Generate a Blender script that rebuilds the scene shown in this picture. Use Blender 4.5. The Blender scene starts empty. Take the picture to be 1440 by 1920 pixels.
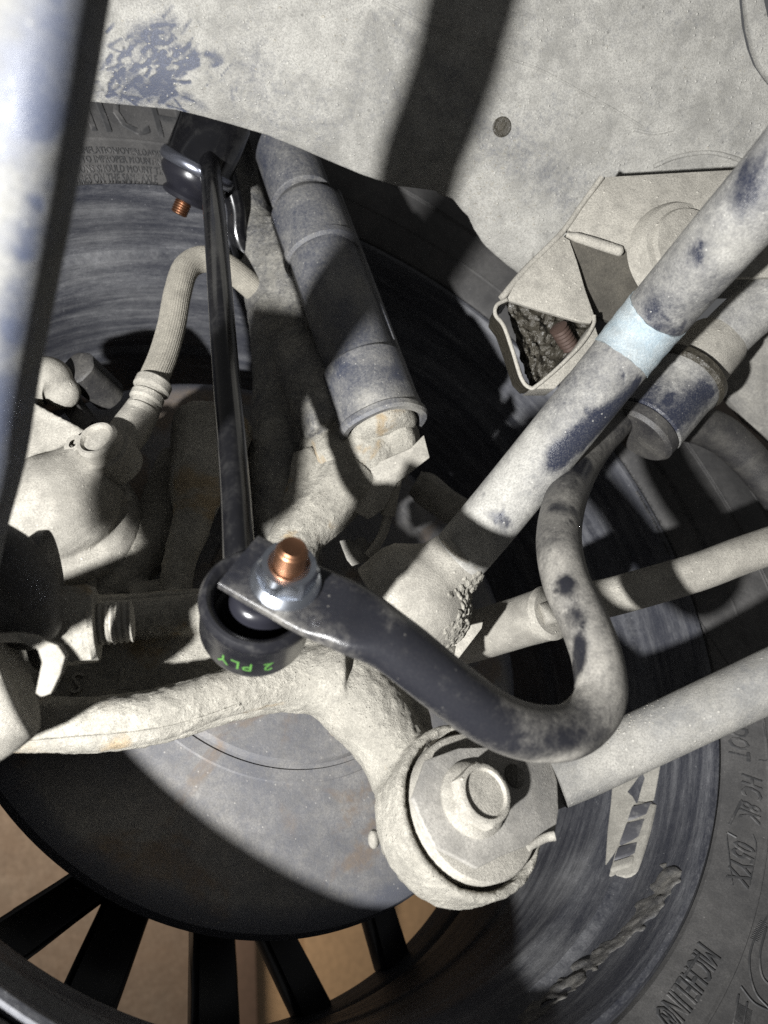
import bpy, bmesh, math, random
from mathutils import Vector, Matrix, noise
random.seed(7)
C = bpy.context
scene = C.scene
COL = scene.collection
R = math.radians

# ------------------------------------------------------------------ camera
F = 1400.0                      # focal length in photograph pixels
PITCH = R(38.1)                 # the phone looks up from under the car
CAM = Vector((0, 0, 1.0))
CP, SP = math.cos(PITCH), math.sin(PITCH)
def W(x, y, z):                 # right, depth, up of the viewer -> world
    return Vector((x, y*CP - z*SP, y*SP + z*CP)) + CAM
def D(x, y, z):
    return Vector((x, y*CP - z*SP, y*SP + z*CP))
def V(u, v, d):
    return W((u-720)/F*d, d, -(v-960)/F*d)
cd = bpy.data.cameras.new('camera')
cam = bpy.data.objects.new('camera', cd); COL.objects.link(cam)
cam.location = CAM; cam.rotation_euler = (R(90)+PITCH, 0, 0)
cd.sensor_fit = 'VERTICAL'; cd.lens = 5.7; cd.sensor_height = 5.7*1920/F
cd.clip_start = 0.01; cd.clip_end = 50
cd.dof.use_dof = True; cd.dof.focus_distance = 0.31; cd.dof.aperture_fstop = 2.4
scene.camera = cam

# ------------------------------------------------------------------ light
w = bpy.data.worlds.new('World'); scene.world = w; w.use_nodes = True
bg = w.node_tree.nodes['Background']
bg.inputs[0].default_value = (0.97, 0.98, 1.0, 1); bg.inputs[1].default_value = 0.10
def lamp(name, kind, loc, power, color=(1, 1, 1), target=None, **kw):
    l = bpy.data.lights.new(name, kind); l.energy = power; l.color = color
    for k, v in kw.items(): setattr(l, k, v)
    o = bpy.data.objects.new(name, l); COL.objects.link(o); o.location = loc
    if target is not None:
        o.rotation_euler = (target-loc).to_track_quat('-Z', 'Y').to_euler()
    return o
lamp('torch', 'SPOT', W(-0.186, -0.16, -0.103), 36.5, (0.99, 0.99, 0.985), V(860, 480, .34),
     shadow_soft_size=0.0075, spot_size=R(92), spot_blend=0.85)

scene.view_settings.view_transform = 'Standard'
scene.view_settings.look = 'None'
scene.view_settings.exposure = 0; scene.view_settings.gamma = 1
scene.cycles.use_denoising = False
scene.cycles.max_bounces = 6
scene.render.engine = 'CYCLES'

# ------------------------------------------------------------------ wheel frame
WC = W(-0.013, 0.3514, -0.0017)
WN = D(-0.4802, 0.6902, -0.5414).normalized()      # axle, pointing outboard
WX = WN.cross(Vector((0, 0, 1))).normalized()
WY = WX.cross(WN).normalized()                  # up in the wheel plane
if WY.z < 0: WY = -WY; WX = -WX
def wheel(r, ang, s):
    return WC + (WX*math.cos(ang) + WY*math.sin(ang))*r + WN*s
def onplane(u, v, s):           # where the sight line meets a plane s outboard of the rim lip
    d = V(u, v, 1) - CAM
    t = ((WC-CAM).dot(WN)+s)/d.dot(WN)
    return CAM + d*t
def polar(p):
    q = p-WC
    return (q - WN*q.dot(WN)).length, math.atan2(q.dot(WY), q.dot(WX)), q.dot(WN)
def oncyl(u, v, r):             # where the sight line meets the barrel of radius r
    d = V(u, v, 1) - CAM
    dp = d - WN*d.dot(WN); c = CAM-WC; c = c - WN*c.dot(WN)
    a = dp.dot(dp); b = 2*dp.dot(c); cc = c.dot(c)-r*r
    return CAM + d*((-b+math.sqrt(max(0, b*b-4*a*cc)))/2/a)

# ------------------------------------------------------------------ materials
def scatter(a, b, r, k, seed):
    # a worn patch: faint core, many small flecks dragged about it
    rn = random.Random(seed); out = [(a, b, r, k*.85)]
    ln = (b-a).length
    for i in range(int(10+ln/r*6)):
        t = rn.random(); j = Vector((rn.gauss(0, 1), rn.gauss(0, 1), rn.gauss(0, 1)))*r*.55
        p = a.lerp(b, t)+j; q = p+Vector((rn.gauss(0, 1), rn.gauss(0, 1), rn.gauss(0, 1)))*r*.35
        out.append((p, q, r*rn.uniform(.12, .32), k*rn.uniform(.4, .9)))
    return out
class NT:
    def __init__(s, name):
        s.m = bpy.data.materials.new(name); s.m.use_nodes = True
        s.t = s.m.node_tree; s.t.nodes.clear()
    def n(s, typ, ins=None, **kw):
        nd = s.t.nodes.new(typ)
        for k, v in kw.items(): setattr(nd, k, v)
        for k, v in (ins or {}).items():
            if isinstance(v, bpy.types.NodeSocket): s.t.links.new(v, nd.inputs[k])
            else: nd.inputs[k].default_value = v
        return nd
    def math(s, op, a, b=0.0, c=None, clamp=False):
        i = {0: a, 1: b}
        if c is not None: i[2] = c
        return s.n('ShaderNodeMath', i, operation=op, use_clamp=clamp).outputs[0]
    def noise(s, vec, scale, detail=6, rough=.6, dist=0):
        return s.n('ShaderNodeTexNoise', {'Vector': vec, 'Scale': scale, 'Detail': detail, 'Roughness': rough, 'Distortion': dist}).outputs[0]
    def mix(s, f, a, b):
        nd = s.n('ShaderNodeMix', data_type='RGBA')
        for i, v in ((0, f), (6, a), (7, b)):
            if isinstance(v, bpy.types.NodeSocket): s.t.links.new(v, nd.inputs[i])
            else: nd.inputs[i].default_value = v if i == 0 else (*v, 1)
        return nd.outputs[2]
    def ramp(s, x, lo, hi, a=0., b=1.):
        return s.n('ShaderNodeMapRange', {0: x, 1: lo, 2: hi, 3: a, 4: b}, interpolation_type='SMOOTHSTEP').outputs[0]

DUST = (0.355, 0.345, 0.315)
def dirty(name, paint=(.02, .023, .036), dust=DUST, cover=.6, scale=45, soft=.22, rp=.32, rd=.92, bump=.5, bscale=700,
          grit=.5, gritscale=560, streak=None, spec=.5, fine=.35, second=None, secondcover=.3, metal=0, wearmul=1.0, lumps=0.0, grime=.24, film=.3):
    m = NT(name)
    tc = m.n('ShaderNodeTexCoord').outputs['Object']
    vec = tc
    if streak:
        at = m.n('ShaderNodeAttribute', attribute_name='cyl').outputs['Vector']
        vec = m.n('ShaderNodeMapping', {'Vector': at, 'Scale': streak}).outputs[0]
    n1 = m.noise(vec, scale, 8, .62, .3)
    n2 = m.noise(vec, scale*11, 7, .75)
    wear = m.n('ShaderNodeAttribute', attribute_name='wear').outputs['Fac']
    x = m.math('ADD', m.math('MULTIPLY', n1, 1-fine), m.math('MULTIPLY', n2, fine))
    x = m.math('SUBTRACT', x, m.math('MULTIPLY', wear, .5*wearmul))
    thr = .5-(cover-.5)*.55
    mask = m.ramp(x, thr-soft*.5, thr+soft*.5)
    n7 = m.noise(tc if not streak else vec, 1500 if not streak else scale*30, 3, .8)
    mask = m.math('ADD', mask, m.math('MULTIPLY', m.math('SUBTRACT', 1, mask), m.ramp(n7, .44, .74, .02, film)))
    n3 = m.noise(tc, 130, 6, .6)
    n4 = m.noise(tc, bscale*1.8, 4, .8)
    n5 = m.noise(tc, 28, 4, .55)
    shade = m.math('ADD', m.math('MULTIPLY', n3, .5), m.math('MULTIPLY', n5, .5))
    dcol = m.mix(m.ramp(shade, .35, .65), tuple(c*.66 for c in dust), tuple(min(1, c*1.1) for c in dust))
    dcol = m.mix(m.ramp(n4, .34, .60, .62, 0), dcol, tuple(c*.42 for c in dust))
    n6 = m.noise(tc, 330, 5, .7)
    dcol = m.mix(m.ramp(n6, .30, .52, grime, 0), dcol, tuple(c*k for c, k in zip(dust, (.40, .40, .42))))
    dcol = m.mix(m.ramp(n4, .58, .74, 0, .55), dcol, tuple(min(1, c*1.3) for c in dust))
    if second:
        nn = m.noise(vec, scale*.8, 6, .6, .6)
        dcol = m.mix(m.ramp(nn, .62-secondcover*.4, .72-secondcover*.4), dcol, second)
    vor = m.n('ShaderNodeTexVoronoi', {'Vector': tc, 'Scale': gritscale, 'Randomness': 1.0})
    rnd = m.n('ShaderNodeSeparateColor', {0: vor.outputs['Color']}).outputs[0]
    sp = m.math('MULTIPLY', m.ramp(vor.outputs['Distance'], .28, .08), m.ramp(rnd, 1-.35*grit-.04, 1-.35*grit+.04))
    col = m.mix(mask, paint, dcol)
    col = m.mix(m.math('MULTIPLY', sp, .55), col, tuple(min(1, c*1.45) for c in dust))
    vor2 = m.n('ShaderNodeTexVoronoi', {'Vector': tc, 'Scale': gritscale*.55, 'Randomness': 1.0})
    rnd2 = m.n('ShaderNodeSeparateColor', {0: vor2.outputs['Color']}).outputs[1]
    pit = m.math('MULTIPLY', m.ramp(vor2.outputs['Distance'], .22, .1), m.ramp(rnd2, .88, .93))
    col = m.mix(m.math('MULTIPLY', pit, .5*min(1, grit*1.5)), col, tuple(c*.25 for c in dust))
    h = m.math('ADD', m.math('MULTIPLY', mask, .35), m.math('MULTIPLY', n4, m.math('ADD', m.math('MULTIPLY', mask, .55), .06)))
    h = m.math('ADD', h, m.math('MULTIPLY', n3, .35))
    h = m.math('ADD', h, m.math('MULTIPLY', sp, .9*min(1, grit+.2)))
    if lumps:
        nl = m.noise(tc, 260, 3, .5)
        h = m.math('ADD', h, m.math('MULTIPLY', m.ramp(nl, .45, .75), lumps))
    b = m.n('ShaderNodeBump', {'Strength': bump, 'Distance': .0011, 'Height': h}).outputs[0]
    rough = m.n('ShaderNodeMapRange', {0: mask, 1: 0., 2: 1., 3: rp, 4: rd}).outputs[0]
    p = m.n('ShaderNodeBsdfPrincipled', {'Base Color': col, 'Roughness': rough, 'Normal': b, 'Specular IOR Level': spec, 'Metallic': metal})
    m.t.links.new(p.outputs[0], m.n('ShaderNodeOutputMaterial').inputs[0])
    return m.m

def plain(name, col, rough=.4, metal=0., bump=.0, bscale=400, var=.25, spec=.5, dust=0., coat=0., dustcol=DUST, aniso=0):
    m = NT(name)
    tc = m.n('ShaderNodeTexCoord').outputs['Object']
    n1 = m.noise(tc, bscale, 5, .65); n2 = m.noise(tc, 90, 6, .6)
    c = m.mix(n2, tuple(x*(1-var) for x in col), tuple(min(1, x*(1+var)) for x in col))
    if dust:
        f = m.math('MULTIPLY', m.ramp(m.math('ADD', m.math('MULTIPLY', n2, .6), m.math('MULTIPLY', n1, .4)), .46, .66), dust)
        c = m.mix(f, c, dustcol)
        r = m.math('ADD', m.math('MULTIPLY', f, .5), rough, clamp=True)
    else:
        r = m.math('ADD', m.math('MULTIPLY', n2, .12), rough-.06, clamp=True)
    i = {'Base Color': c, 'Roughness': r, 'Metallic': metal, 'Specular IOR Level': spec, 'Coat Weight': coat, 'Coat Roughness': .12}
    if bump:
        i['Normal'] = m.n('ShaderNodeBump', {'Strength': bump, 'Distance': .0008, 'Height': n1}).outputs[0]
    p = m.n('ShaderNodeBsdfPrincipled', i)
    m.t.links.new(p.outputs[0], m.n('ShaderNodeOutputMaterial').inputs[0])
    return m.m

M = {}
M['panel'] = dirty('dusty_underbody', paint=(.055, .063, .092), cover=.84, scale=34, soft=.42, rp=.6, bump=.7, grit=.7, gritscale=420, bscale=750, fine=.6)
M['tube'] = dirty('dusty_painted_tube', paint=(.014, .017, .031), film=.22, cover=.58, scale=34, soft=.5, rp=.30, bump=.4, grit=.2, fine=.45)
M['arm'] = dirty('dusty_blue_arm', paint=(.05, .058, .085), dust=(.17, .166, .15), cover=.56, scale=30, soft=.4, rp=.4, bump=.35, grit=.2, fine=.3)
M['cast'] = dirty('dusty_casting', paint=(.10, .088, .07), dust=(.37, .35, .30), cover=.86, scale=40, soft=.5, rp=.8, bump=1.0, bscale=700, grit=.5, gritscale=800, second=(.30, .235, .15), secondcover=.11, lumps=.3)
M['castdark'] = dirty('dusty_dark_casting', paint=(.03, .033, .045), dust=(.33, .315, .275), cover=.54, scale=45, soft=.35, rp=.4, bump=.7, bscale=700, grit=.4, gritscale=420, lumps=.4, fine=.5)
M['rodgrey'] = dirty('grey_dusty_rod', paint=(.07, .075, .085), dust=(.26, .25, .225), cover=.72, scale=40, soft=.5, rp=.6, bump=.5, bscale=800, grit=.4, gritscale=420)
M['castfine'] = dirty('dusty_smooth_casting', paint=(.10, .09, .075), dust=(.36, .34, .295), cover=.86, scale=40, soft=.5, rp=.8, bump=.6, bscale=800, grit=.35, gritscale=380)
M['bushface'] = dirty('grey_dusty_steel', paint=(.10, .10, .105), dust=(.31, .295, .265), cover=.85, scale=34, soft=.5, rp=.6, bump=.35, grit=.2)
M['shock'] = dirty('dusty_shock_paint', paint=(.028, .033, .052), film=.2, dust=(.27, .26, .235), cover=.40, scale=60, soft=.55, rp=.3, bump=.4, grit=.35, fine=.5)
M['bar'] = dirty('worn_black_bar', paint=(.0085, .009, .0125), film=.04, dust=(.27, .255, .225), cover=.27, scale=30, soft=.55, rp=.21, bump=.25, grit=.02, fine=.45)
M['shield'] = dirty('dusty_backing_plate', paint=(.10, .105, .125), dust=(.30, .285, .26), cover=.52, scale=28, soft=.6, rp=.55, bump=.25, grit=.22, gritscale=520, fine=.45, second=(.22, .165, .11), secondcover=.34)
M['barrel'] = dirty('brushed_dusty_rim', paint=(.022, .024, .034), dust=(.29, .29, .295), cover=.26, scale=1.0, soft=.5, rp=.42, bump=.15, grit=.06, streak=(15, 230, 1), fine=.45)
M['spoke'] = plain('black_spoke_paint', (.006, .006, .009), .3, dust=.0)
M['rubber'] = dirty('dusty_tyre_rubber', paint=(.028, .028, .03), dust=(.18, .173, .164), cover=.42, scale=22, soft=.9, rp=.75, rd=.9, bump=.2, grit=.12, fine=.3)
M['letter'] = plain('tyre_lettering', (.05, .05, .051), .55, dust=.45, dustcol=(.2, .19, .18))
M['black'] = plain('gloss_black_link', (.006, .006, .007), .17, spec=.5, dust=.03, bump=.02, coat=.15)
M['blacksatin'] = plain('satin_black', (.009, .009, .011), .30, dust=.06, bump=.05)
M['boot'] = plain('rubber_boot', (.012, .012, .016), .3, bump=.05)
M['zinc'] = plain('zinc_plating', (.68, .72, .79), .27, metal=1, var=.2, bump=.05)
M['ring'] = plain('dark_polished_ring', (.22, .23, .27), .3, metal=.9, bump=.03)
M['copper'] = plain('copper_thread', (.30, .155, .09), .40, metal=1, var=.3, bump=.1)
M['rust'] = plain('rusty_thread', (.055, .034, .026), .7, metal=.3, var=.4, bump=.5)
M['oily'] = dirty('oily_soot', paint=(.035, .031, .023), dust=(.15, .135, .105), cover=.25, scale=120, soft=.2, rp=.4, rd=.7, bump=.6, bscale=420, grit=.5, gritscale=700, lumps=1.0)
M['webdark'] = dirty('shaded_oily_sheet', paint=(.030, .027, .022), dust=(.11, .10, .08), cover=.45, scale=60, soft=.6, rp=.45, bump=.4, grit=.35, gritscale=900)  # shade on the bracket's inner face is put into this dark colour
M['tape'] = dirty('pale_blue_tape', paint=(.19, .29, .36), dust=(.43, .465, .465), cover=.66, scale=90, soft=.6, rp=.5, rd=.7, bump=.6, grit=.05)
M['hose'] = dirty('braided_hose', paint=(.16, .15, .13), dust=(.36, .335, .28), cover=.85, scale=60, soft=.5, rp=.8, bump=.6, bscale=900, grit=.1)
M['plastic'] = dirty('dusty_plastic', paint=(.05, .05, .055), dust=(.33, .315, .28), cover=.7, scale=35, soft=.5, rp=.5, bump=.25, grit=.2)
M['shadedust'] = dirty('shade_dark_dusty_metal', paint=(.016, .016, .019), dust=(.13, .122, .105), cover=.30, scale=90, soft=.7, rp=.35, bump=.4, grit=.3)  # dark metal deepened in colour to stand for shadow on housing and curved arm
M['green'] = plain('green_paint_mark', (.055, .15, .03), .6, var=.15)
M['wood'] = plain('tan_board', (.36, .25, .15), .8, var=.35, bump=.2, bscale=60)
M['woodgap'] = plain('dark_brown_board', (.09, .06, .045), .8, var=.3)
M['wall'] = dirty('stained_wall', paint=(.15, .105, .075), dust=(.20, .175, .15), cover=.5, scale=3.2, soft=.7, rp=.9, bump=.2, bscale=60, grit=0, fine=.2)
M['mudrim'] = dirty('mud_on_rim', paint=(.03, .031, .036), dust=(.26, .245, .215), cover=.42, scale=120, soft=.5, rp=.6, bump=.5, grit=.2)
M['residue'] = dirty('adhesive_residue', paint=(.06, .06, .065), dust=(.42, .40, .35), cover=.78, scale=70, soft=.2, rp=.6, bump=.3, grit=.1, fine=.6)
M['weight'] = plain('lead_grey', (.07, .07, .078), .55, dust=.35, bump=.1)

# ------------------------------------------------------------------ mesh building
class MB:
    def __init__(s): s.v = []; s.f = []
    def ring_grid(s, rings, closed=True, cap0=False, cap1=False):
        b = len(s.v); n = len(rings[0])
        for r in rings: s.v.extend(r)
        m = n if closed else n-1
        for i in range(len(rings)-1):
            for j in range(m):
                k = (j+1) % n
                s.f.append((b+i*n+j, b+i*n+k, b+(i+1)*n+k, b+(i+1)*n+j))
        if cap0: s.f.append(tuple(b+j for j in reversed(range(n))))
        if cap1: s.f.append(tuple(b+(len(rings)-1)*n+j for j in range(n)))
        return s
    def lathe(s, A, axis, prof, seg=64, ref=None, shape=None, cap=True, arc=None):
        ax = axis.normalized()
        x = ax.orthogonal().normalized() if ref is None else (ref - ax*ref.dot(ax)).normalized()
        y = ax.cross(x)
        rings = []
        for t, r in prof:
            c = A + ax*t; rg = []
            for i in range(seg):
                a = 2*math.pi*i/seg
                k = r if shape is None else shape(a, t, r)
                rg.append(c + (x*math.cos(a) + y*math.sin(a))*k)
            rings.append(rg)
        return s.ring_grid(rings, True, cap, cap)
    def sweep(s, pts, rad, seg=28, n=None, ref=None, cap=True, dome=False):
        # pts: Vectors; rad: floats or (a, b, power) per point; ref: normal direction for flat sections
        P, Q = spline(pts, rad, n or max(2, (len(pts)-1)*10))
        rings = []; up = None
        for i, p in enumerate(P):
            t = (P[min(i+1, len(P)-1)] - P[max(i-1, 0)]).normalized()
            if up is None:
                up = (ref - t*ref.dot(t)).normalized() if ref is not None else t.orthogonal().normalized()
            else:
                up = (up - t*up.dot(t)).normalized()
            sd = t.cross(up)
            a, b, pw = Q[i]
            rg = []
            for j in range(seg):
                th = 2*math.pi*j/seg
                c, sn = math.cos(th), math.sin(th)
                e = 2.0/pw
                rg.append(p + sd*(a*math.copysign(abs(c)**e, c)) + up*(b*math.copysign(abs(sn)**e, sn)))
            rings.append(rg)
        if dome:
            for end in (0, -1):
                c = P[end]; t = (P[0]-P[1]).normalized() if end == 0 else (P[-1]-P[-2]).normalized()
                base = rings[end]; r = Q[end][0]
                extra = []
                for k in (1, 2, 3, 4):
                    a = k/4*math.pi/2*.96
                    extra.append([c + (q-c)*math.cos(a) + t*r*math.sin(a) for q in base])
                rings = list(reversed(extra)) + rings if end == 0 else rings + extra
        return s.ring_grid(rings, True, cap, cap)
    def slab(s, pts, back, inset=0):
        # pts: outline of the front face; back: vector to the rear face
        b = len(s.v); n = len(pts)
        nrm = Vector((0, 0, 0))
        for i in range(n):
            nrm += pts[i].cross(pts[(i+1) % n])
        s.v.extend(pts); s.v.extend([p+back for p in pts])
        s.f.append(tuple(range(b, b+n))); s.f.append(tuple(b+n+i for i in reversed(range(n))))
        for i in range(n):
            j = (i+1) % n
            s.f.append((b+j, b+i, b+n+i, b+n+j))
        return s
    def ball(s, c, rx, ry=None, rz=None, ax=None, seg=24):
        ry = ry or rx; rz = rz or rx
        ax = ax or (Vector((1, 0, 0)), Vector((0, 1, 0)), Vector((0, 0, 1)))
        rings = []
        for i in range(1, seg//2):
            th = math.pi*i/(seg//2)
            rings.append([c + ax[0]*rx*math.sin(th)*math.cos(2*math.pi*j/seg) + ax[1]*ry*math.sin(th)*math.sin(2*math.pi*j/seg) + ax[2]*rz*math.cos(th) for j in range(seg)])
        return s.ring_grid(rings, True, True, True)
    def build(s, name, mat, parent=None, smooth=40, bevel=0, wear=None, cyl=False, subdiv=0, root=None, kind=None, label=None, shave=None):
        rt = root or parent
        while rt is not None and rt.parent is not None: rt = rt.parent
        off = rt.location.copy() if rt is not None else Vector((0, 0, 0))
        me = bpy.data.meshes.new(name)
        me.from_pydata([tuple(v-off) for v in s.v], [], s.f)
        bm = bmesh.new(); bm.from_mesh(me); bmesh.ops.recalc_face_normals(bm, faces=bm.faces)
        if bevel:
            es = [e for e in bm.edges if len(e.link_faces) == 2 and e.calc_face_angle(0) > R(35)]
            bmesh.ops.bevel(bm, geom=es, offset=bevel, segments=2, profile=.6, affect='EDGES', clamp_overlap=True)
        if subdiv:
            bmesh.ops.subdivide_edges(bm, edges=bm.edges, cuts=subdiv, use_grid_fill=True)
        bm.to_mesh(me); bm.free()
        me.polygons.foreach_set('use_smooth', [True]*len(me.polygons))
        if smooth: me.set_sharp_from_angle(angle=R(smooth))
        if wear:
            at = me.attributes.new('wear', 'FLOAT', 'POINT')
            vals = []
            for vt in me.vertices:
                p = vt.co + off; q = 0.
                for (a, b, r, k) in wear:
                    ab = b-a; L = ab.length_squared
                    t = 0 if L == 0 else max(0, min(1, (p-a).dot(ab)/L))
                    dd = (p-(a+ab*t)).length/r
                    if dd < 1: q += k*(1-dd*dd*(3-2*dd))
                vals.append(q)
            at.data.foreach_set('value', vals)
        if cyl:
            at = me.attributes.new('cyl', 'FLOAT_VECTOR', 'POINT')
            vals = []
            for vt in me.vertices:
                r, a, sd = polar(vt.co+off)
                a = (a + CYL0) % (2*math.pi)
                vals.extend((a*.2, sd + (r-.2)*.7, 0))
            at.data.foreach_set('vector', vals)
        o = bpy.data.objects.new(name, me); COL.objects.link(o)
        me.materials.append(mat)
        if parent is not None: o.parent = parent
        if kind: o['kind'] = kind
        if label: o['label'] = label
        return o
CYL0 = 0.0

def spline(pts, rad, n):
    m = len(pts)
    rr = [(q, q, 2) if not isinstance(q, tuple) else q for q in (rad if isinstance(rad, list) else [rad]*m)]
    P, Q = [], []
    for i in range(n+1):
        x = i/n*(m-1); k = min(int(x), m-2); t = x-k
        p0, p1, p2, p3 = pts[max(k-1, 0)], pts[k], pts[k+1], pts[min(k+2, m-1)]
        if k == 0: p0 = p1*2-p2
        if k == m-2: p3 = p2*2-p1
        P.append(((p1*2) + (p2-p0)*t + (p0*2-p1*5+p2*4-p3)*t*t + (p1*3-p0-p2*3+p3)*t*t*t)*.5)
        e = t*t*(3-2*t)
        Q.append(tuple(rr[k][j]*(1-e)+rr[k+1][j]*e for j in range(3)))
    return P, Q
def VP(*pts): return [V(*p) for p in pts]
def px(n, d): return n*d/F

def thing(name, label, cat, loc, group=None):
    o = bpy.data.objects.new(name, None); COL.objects.link(o)
    o.empty_display_size = .01
    o.location = loc; o['label'] = label; o['category'] = cat
    if group: o['group'] = group
    return o
def tag(o, label, cat): o['label'] = label; o['category'] = cat; return o
def recentre(o, loc):
    o.data.transform(Matrix.Translation(-loc)); o.location = loc
def single(mb, name, mat, label, cat, loc, **kw):
    o = mb.build(name, mat, None, **kw); recentre(o, loc); return tag(o, label, cat)

def fuse(mb, name, mat, parent, voxel=.0013, smooth=4, disp=.0, dsize=.006, sharp=None):
    o = mb.build(name, mat, parent, smooth=0)
    md = o.modifiers.new('r', 'REMESH'); md.mode = 'VOXEL'; md.voxel_size = voxel; md.use_smooth_shade = True
    if smooth:
        ms = o.modifiers.new('s', 'SMOOTH'); ms.iterations = smooth; ms.factor = .5
    dg = C.evaluated_depsgraph_get()
    me = bpy.data.meshes.new_from_object(o.evaluated_get(dg))
    o.modifiers.clear()
    old = o.data; o.data = me; bpy.data.meshes.remove(old)
    if disp:
        nv = len(me.vertices)
        co = [0.0]*(nv*3); no = [0.0]*(nv*3)
        me.vertices.foreach_get('co', co); me.vertices.foreach_get('normal', no)
        for i in range(0, nv*3, 3):
            k = disp*noise.fractal(Vector((co[i], co[i+1], co[i+2]))/dsize, .8, 2.0, 4)
            for j in (0, 1, 2): co[i+j] += no[i+j]*k
        me.vertices.foreach_set('co', co); me.update()
    me.name = name
    if not me.materials: me.materials.append(mat)
    me.polygons.foreach_set('use_smooth', [True]*len(me.polygons))
    return o

def hexshape(rc):                # corner radius rc
    ri = rc*math.cos(math.pi/6)
    def fn(a, t, r):
        h = ri/math.cos(((a) % (math.pi/3)) - math.pi/6)
        return min(h, r)
    return fn
def threads(A, axis, r, length, pitch=.00115, depth=.00045, cham=.001):
    prof = [(0, r-depth)]
    t = 0
    while t < length-cham:
        prof += [(t+pitch*.1, r-depth), (t+pitch*.45, r), (t+pitch*.6, r)]
        t += pitch
    prof += [(length-cham*.3, r-depth), (length, r-depth*2)]
    return MB().lathe(A, axis, prof, 40)

def font_mesh(txt, height, extrude, shear=0, spacing=1.0, cuts=0):
    cu = bpy.data.curves.new('t', 'FONT'); cu.body = txt; cu.size = 1; cu.extrude = 0; cu.resolution_u = 2
    cu.shear = shear; cu.space_character = spacing; cu.align_x = 'CENTER'
    o = bpy.data.objects.new('t', cu); COL.objects.link(o)
    dg = C.evaluated_depsgraph_get(); dg.update()
    me = bpy.data.meshes.new_from_object(o.evaluated_get(dg))
    vs = [Vector(v.co)*height/.7 for v in me.vertices]; fs = [tuple(p.vertices) for p in me.polygons]
    if cuts:
        bm = bmesh.new(); bm.from_mesh(me); bmesh.ops.triangulate(bm, faces=bm.faces)
        for _ in range(cuts):
            bmesh.ops.subdivide_edges(bm, edges=[e for e in bm.edges if e.calc_length() > .12], cuts=1)
            bmesh.ops.triangulate(bm, faces=bm.faces)
        bm.verts.ensure_lookup_table()
        vs = [v.co*height/.7 for v in bm.verts]; fs = [tuple(v.index for v in f.verts) for f in bm.faces]; bm.free()
    es = {}
    for f in fs:
        for i in range(len(f)):
            k = (f[i], f[(i+1) % len(f)]); es[k] = 1
    bpy.data.objects.remove(o); bpy.data.curves.remove(cu); bpy.data.meshes.remove(me)
    n = len(vs)
    V2 = [(v.x, v.y, extrude) for v in vs] + [(v.x, v.y, 0) for v in vs]
    F2 = list(fs)
    for (a, b) in es:
        if (b, a) not in es: F2.append((b, a, a+n, b+n))
    return V2, F2

# ================================================================== backdrop (garage side beyond the wheel)
wo = W(-.5, 1.55, -.75)
wn = D(-.35, 1, -.35).normalized()
wx = wn.cross(Vector((0, 0, 1))).normalized(); wy = wx.cross(wn).normalized()
mb = MB(); mb.slab([wo+wx*a+wy*b for a, b in ((-2.2, -1.6), (2.2, -1.6), (2.2, 1.6), (-2.2, 1.6))], wn*.08)
wall = mb.build('wall', M['wall'], None, smooth=0); wall['kind'] = 'structure'
def backpt(u, v, off):          # a spot on the wall's near side
    d = V(u, v, 1)-CAM; t = ((wo-wn*off)-CAM).dot(wn)/d.dot(wn); return CAM+d*t
def board(u0, u1, off, mat, label, v0=1560, v1=2000, sk=0):
    mb = MB().slab([backpt(u0, v0, off), backpt(u1, v0, off), backpt(u1+sk, v1, off), backpt(u0+sk, v1, off)], wn*.025)
    p = (backpt(u0, v1, off)+backpt(u1, v1, off))*.5
    return single(mb, 'wooden_board', mat, label, 'board', p, smooth=0, bevel=.002)
board(468, 600, .05, M['wood'], 'tan wooden board seen behind the fourth wheel spoke', sk=20)
board(560, 716, .085, M['wood'], 'widest pale tan board seen between the two right wheel spokes', sk=26)
board(716, 860, .055, M['wood'], 'tan board seen below the bolted bushing, rightmost one', sk=26)
board(436, 475, .10, M['woodgap'], 'narrow dark brown upright batten beside the widest wheel spoke', sk=10)
lamp('wall_fill', 'AREA', W(-.55, .95, -.15), 10.0, (1.0, .84, .66), wo+wx*.1-wy*.1, size=.35)  # added warm fill for the wall and boards, not a real fixture

# ================================================================== wheel
WID = .1713
hub = WC + WN*WID
wheel_t = thing('wheel', 'car wheel seen from inside, black spokes and brushed dark barrel', 'wheel', hub)
prof = [(-.0035, .2215), (-.005, .2195), (-.004, .2175), (.000, .2160), (.012, .2145), (.030, .213), (.0335, .2115), (.036, .2075), (.044, .2045), (.052, .2010), (.075, .1985),
        (.10, .1970), (.103, .1960), (.125, .1950), (.140, .1945), (.148, .1962), (.152, .1945), (.165, .1925), (.1713, .1914),
        (.1745, .197), (.15, .2035), (.06, .206), (.05, .212), (.02, .2195), (.0, .2225)]
prof_f = []
for i in range(len(prof)-1):
    (a, b), (c, d) = prof[i], prof[i+1]
    k = 4 if i < 18 else 1
    for j in range(k): prof_f.append((a+(c-a)*j/k, b+(d-b)*j/k))
prof_f.append(prof[-1])
a_hide = polar(onplane(-400, 1000, 0))[1]
CYL0 = -a_hide % (2*math.pi)
mb = MB(); mb.lathe(WC, WN, prof_f, 256, cap=False)
wspots = []
for (u, v, r, k) in ((1010, 1560, .035, -.4), (1060, 1650, .03, -.35), (960, 1700, .03, -.35), (900, 1850, .05, .1), (250, 560, .05, -.15), (200, 480, .04, -.3), (1000, 1780, .03, -.4)):
    p = oncyl(u, v, .200); wspots.append((p, p, r, k))
barrel = mb.build('rim_barrel', M['barrel'], wheel_t, smooth=35, cyl=True, wear=wspots)
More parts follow.
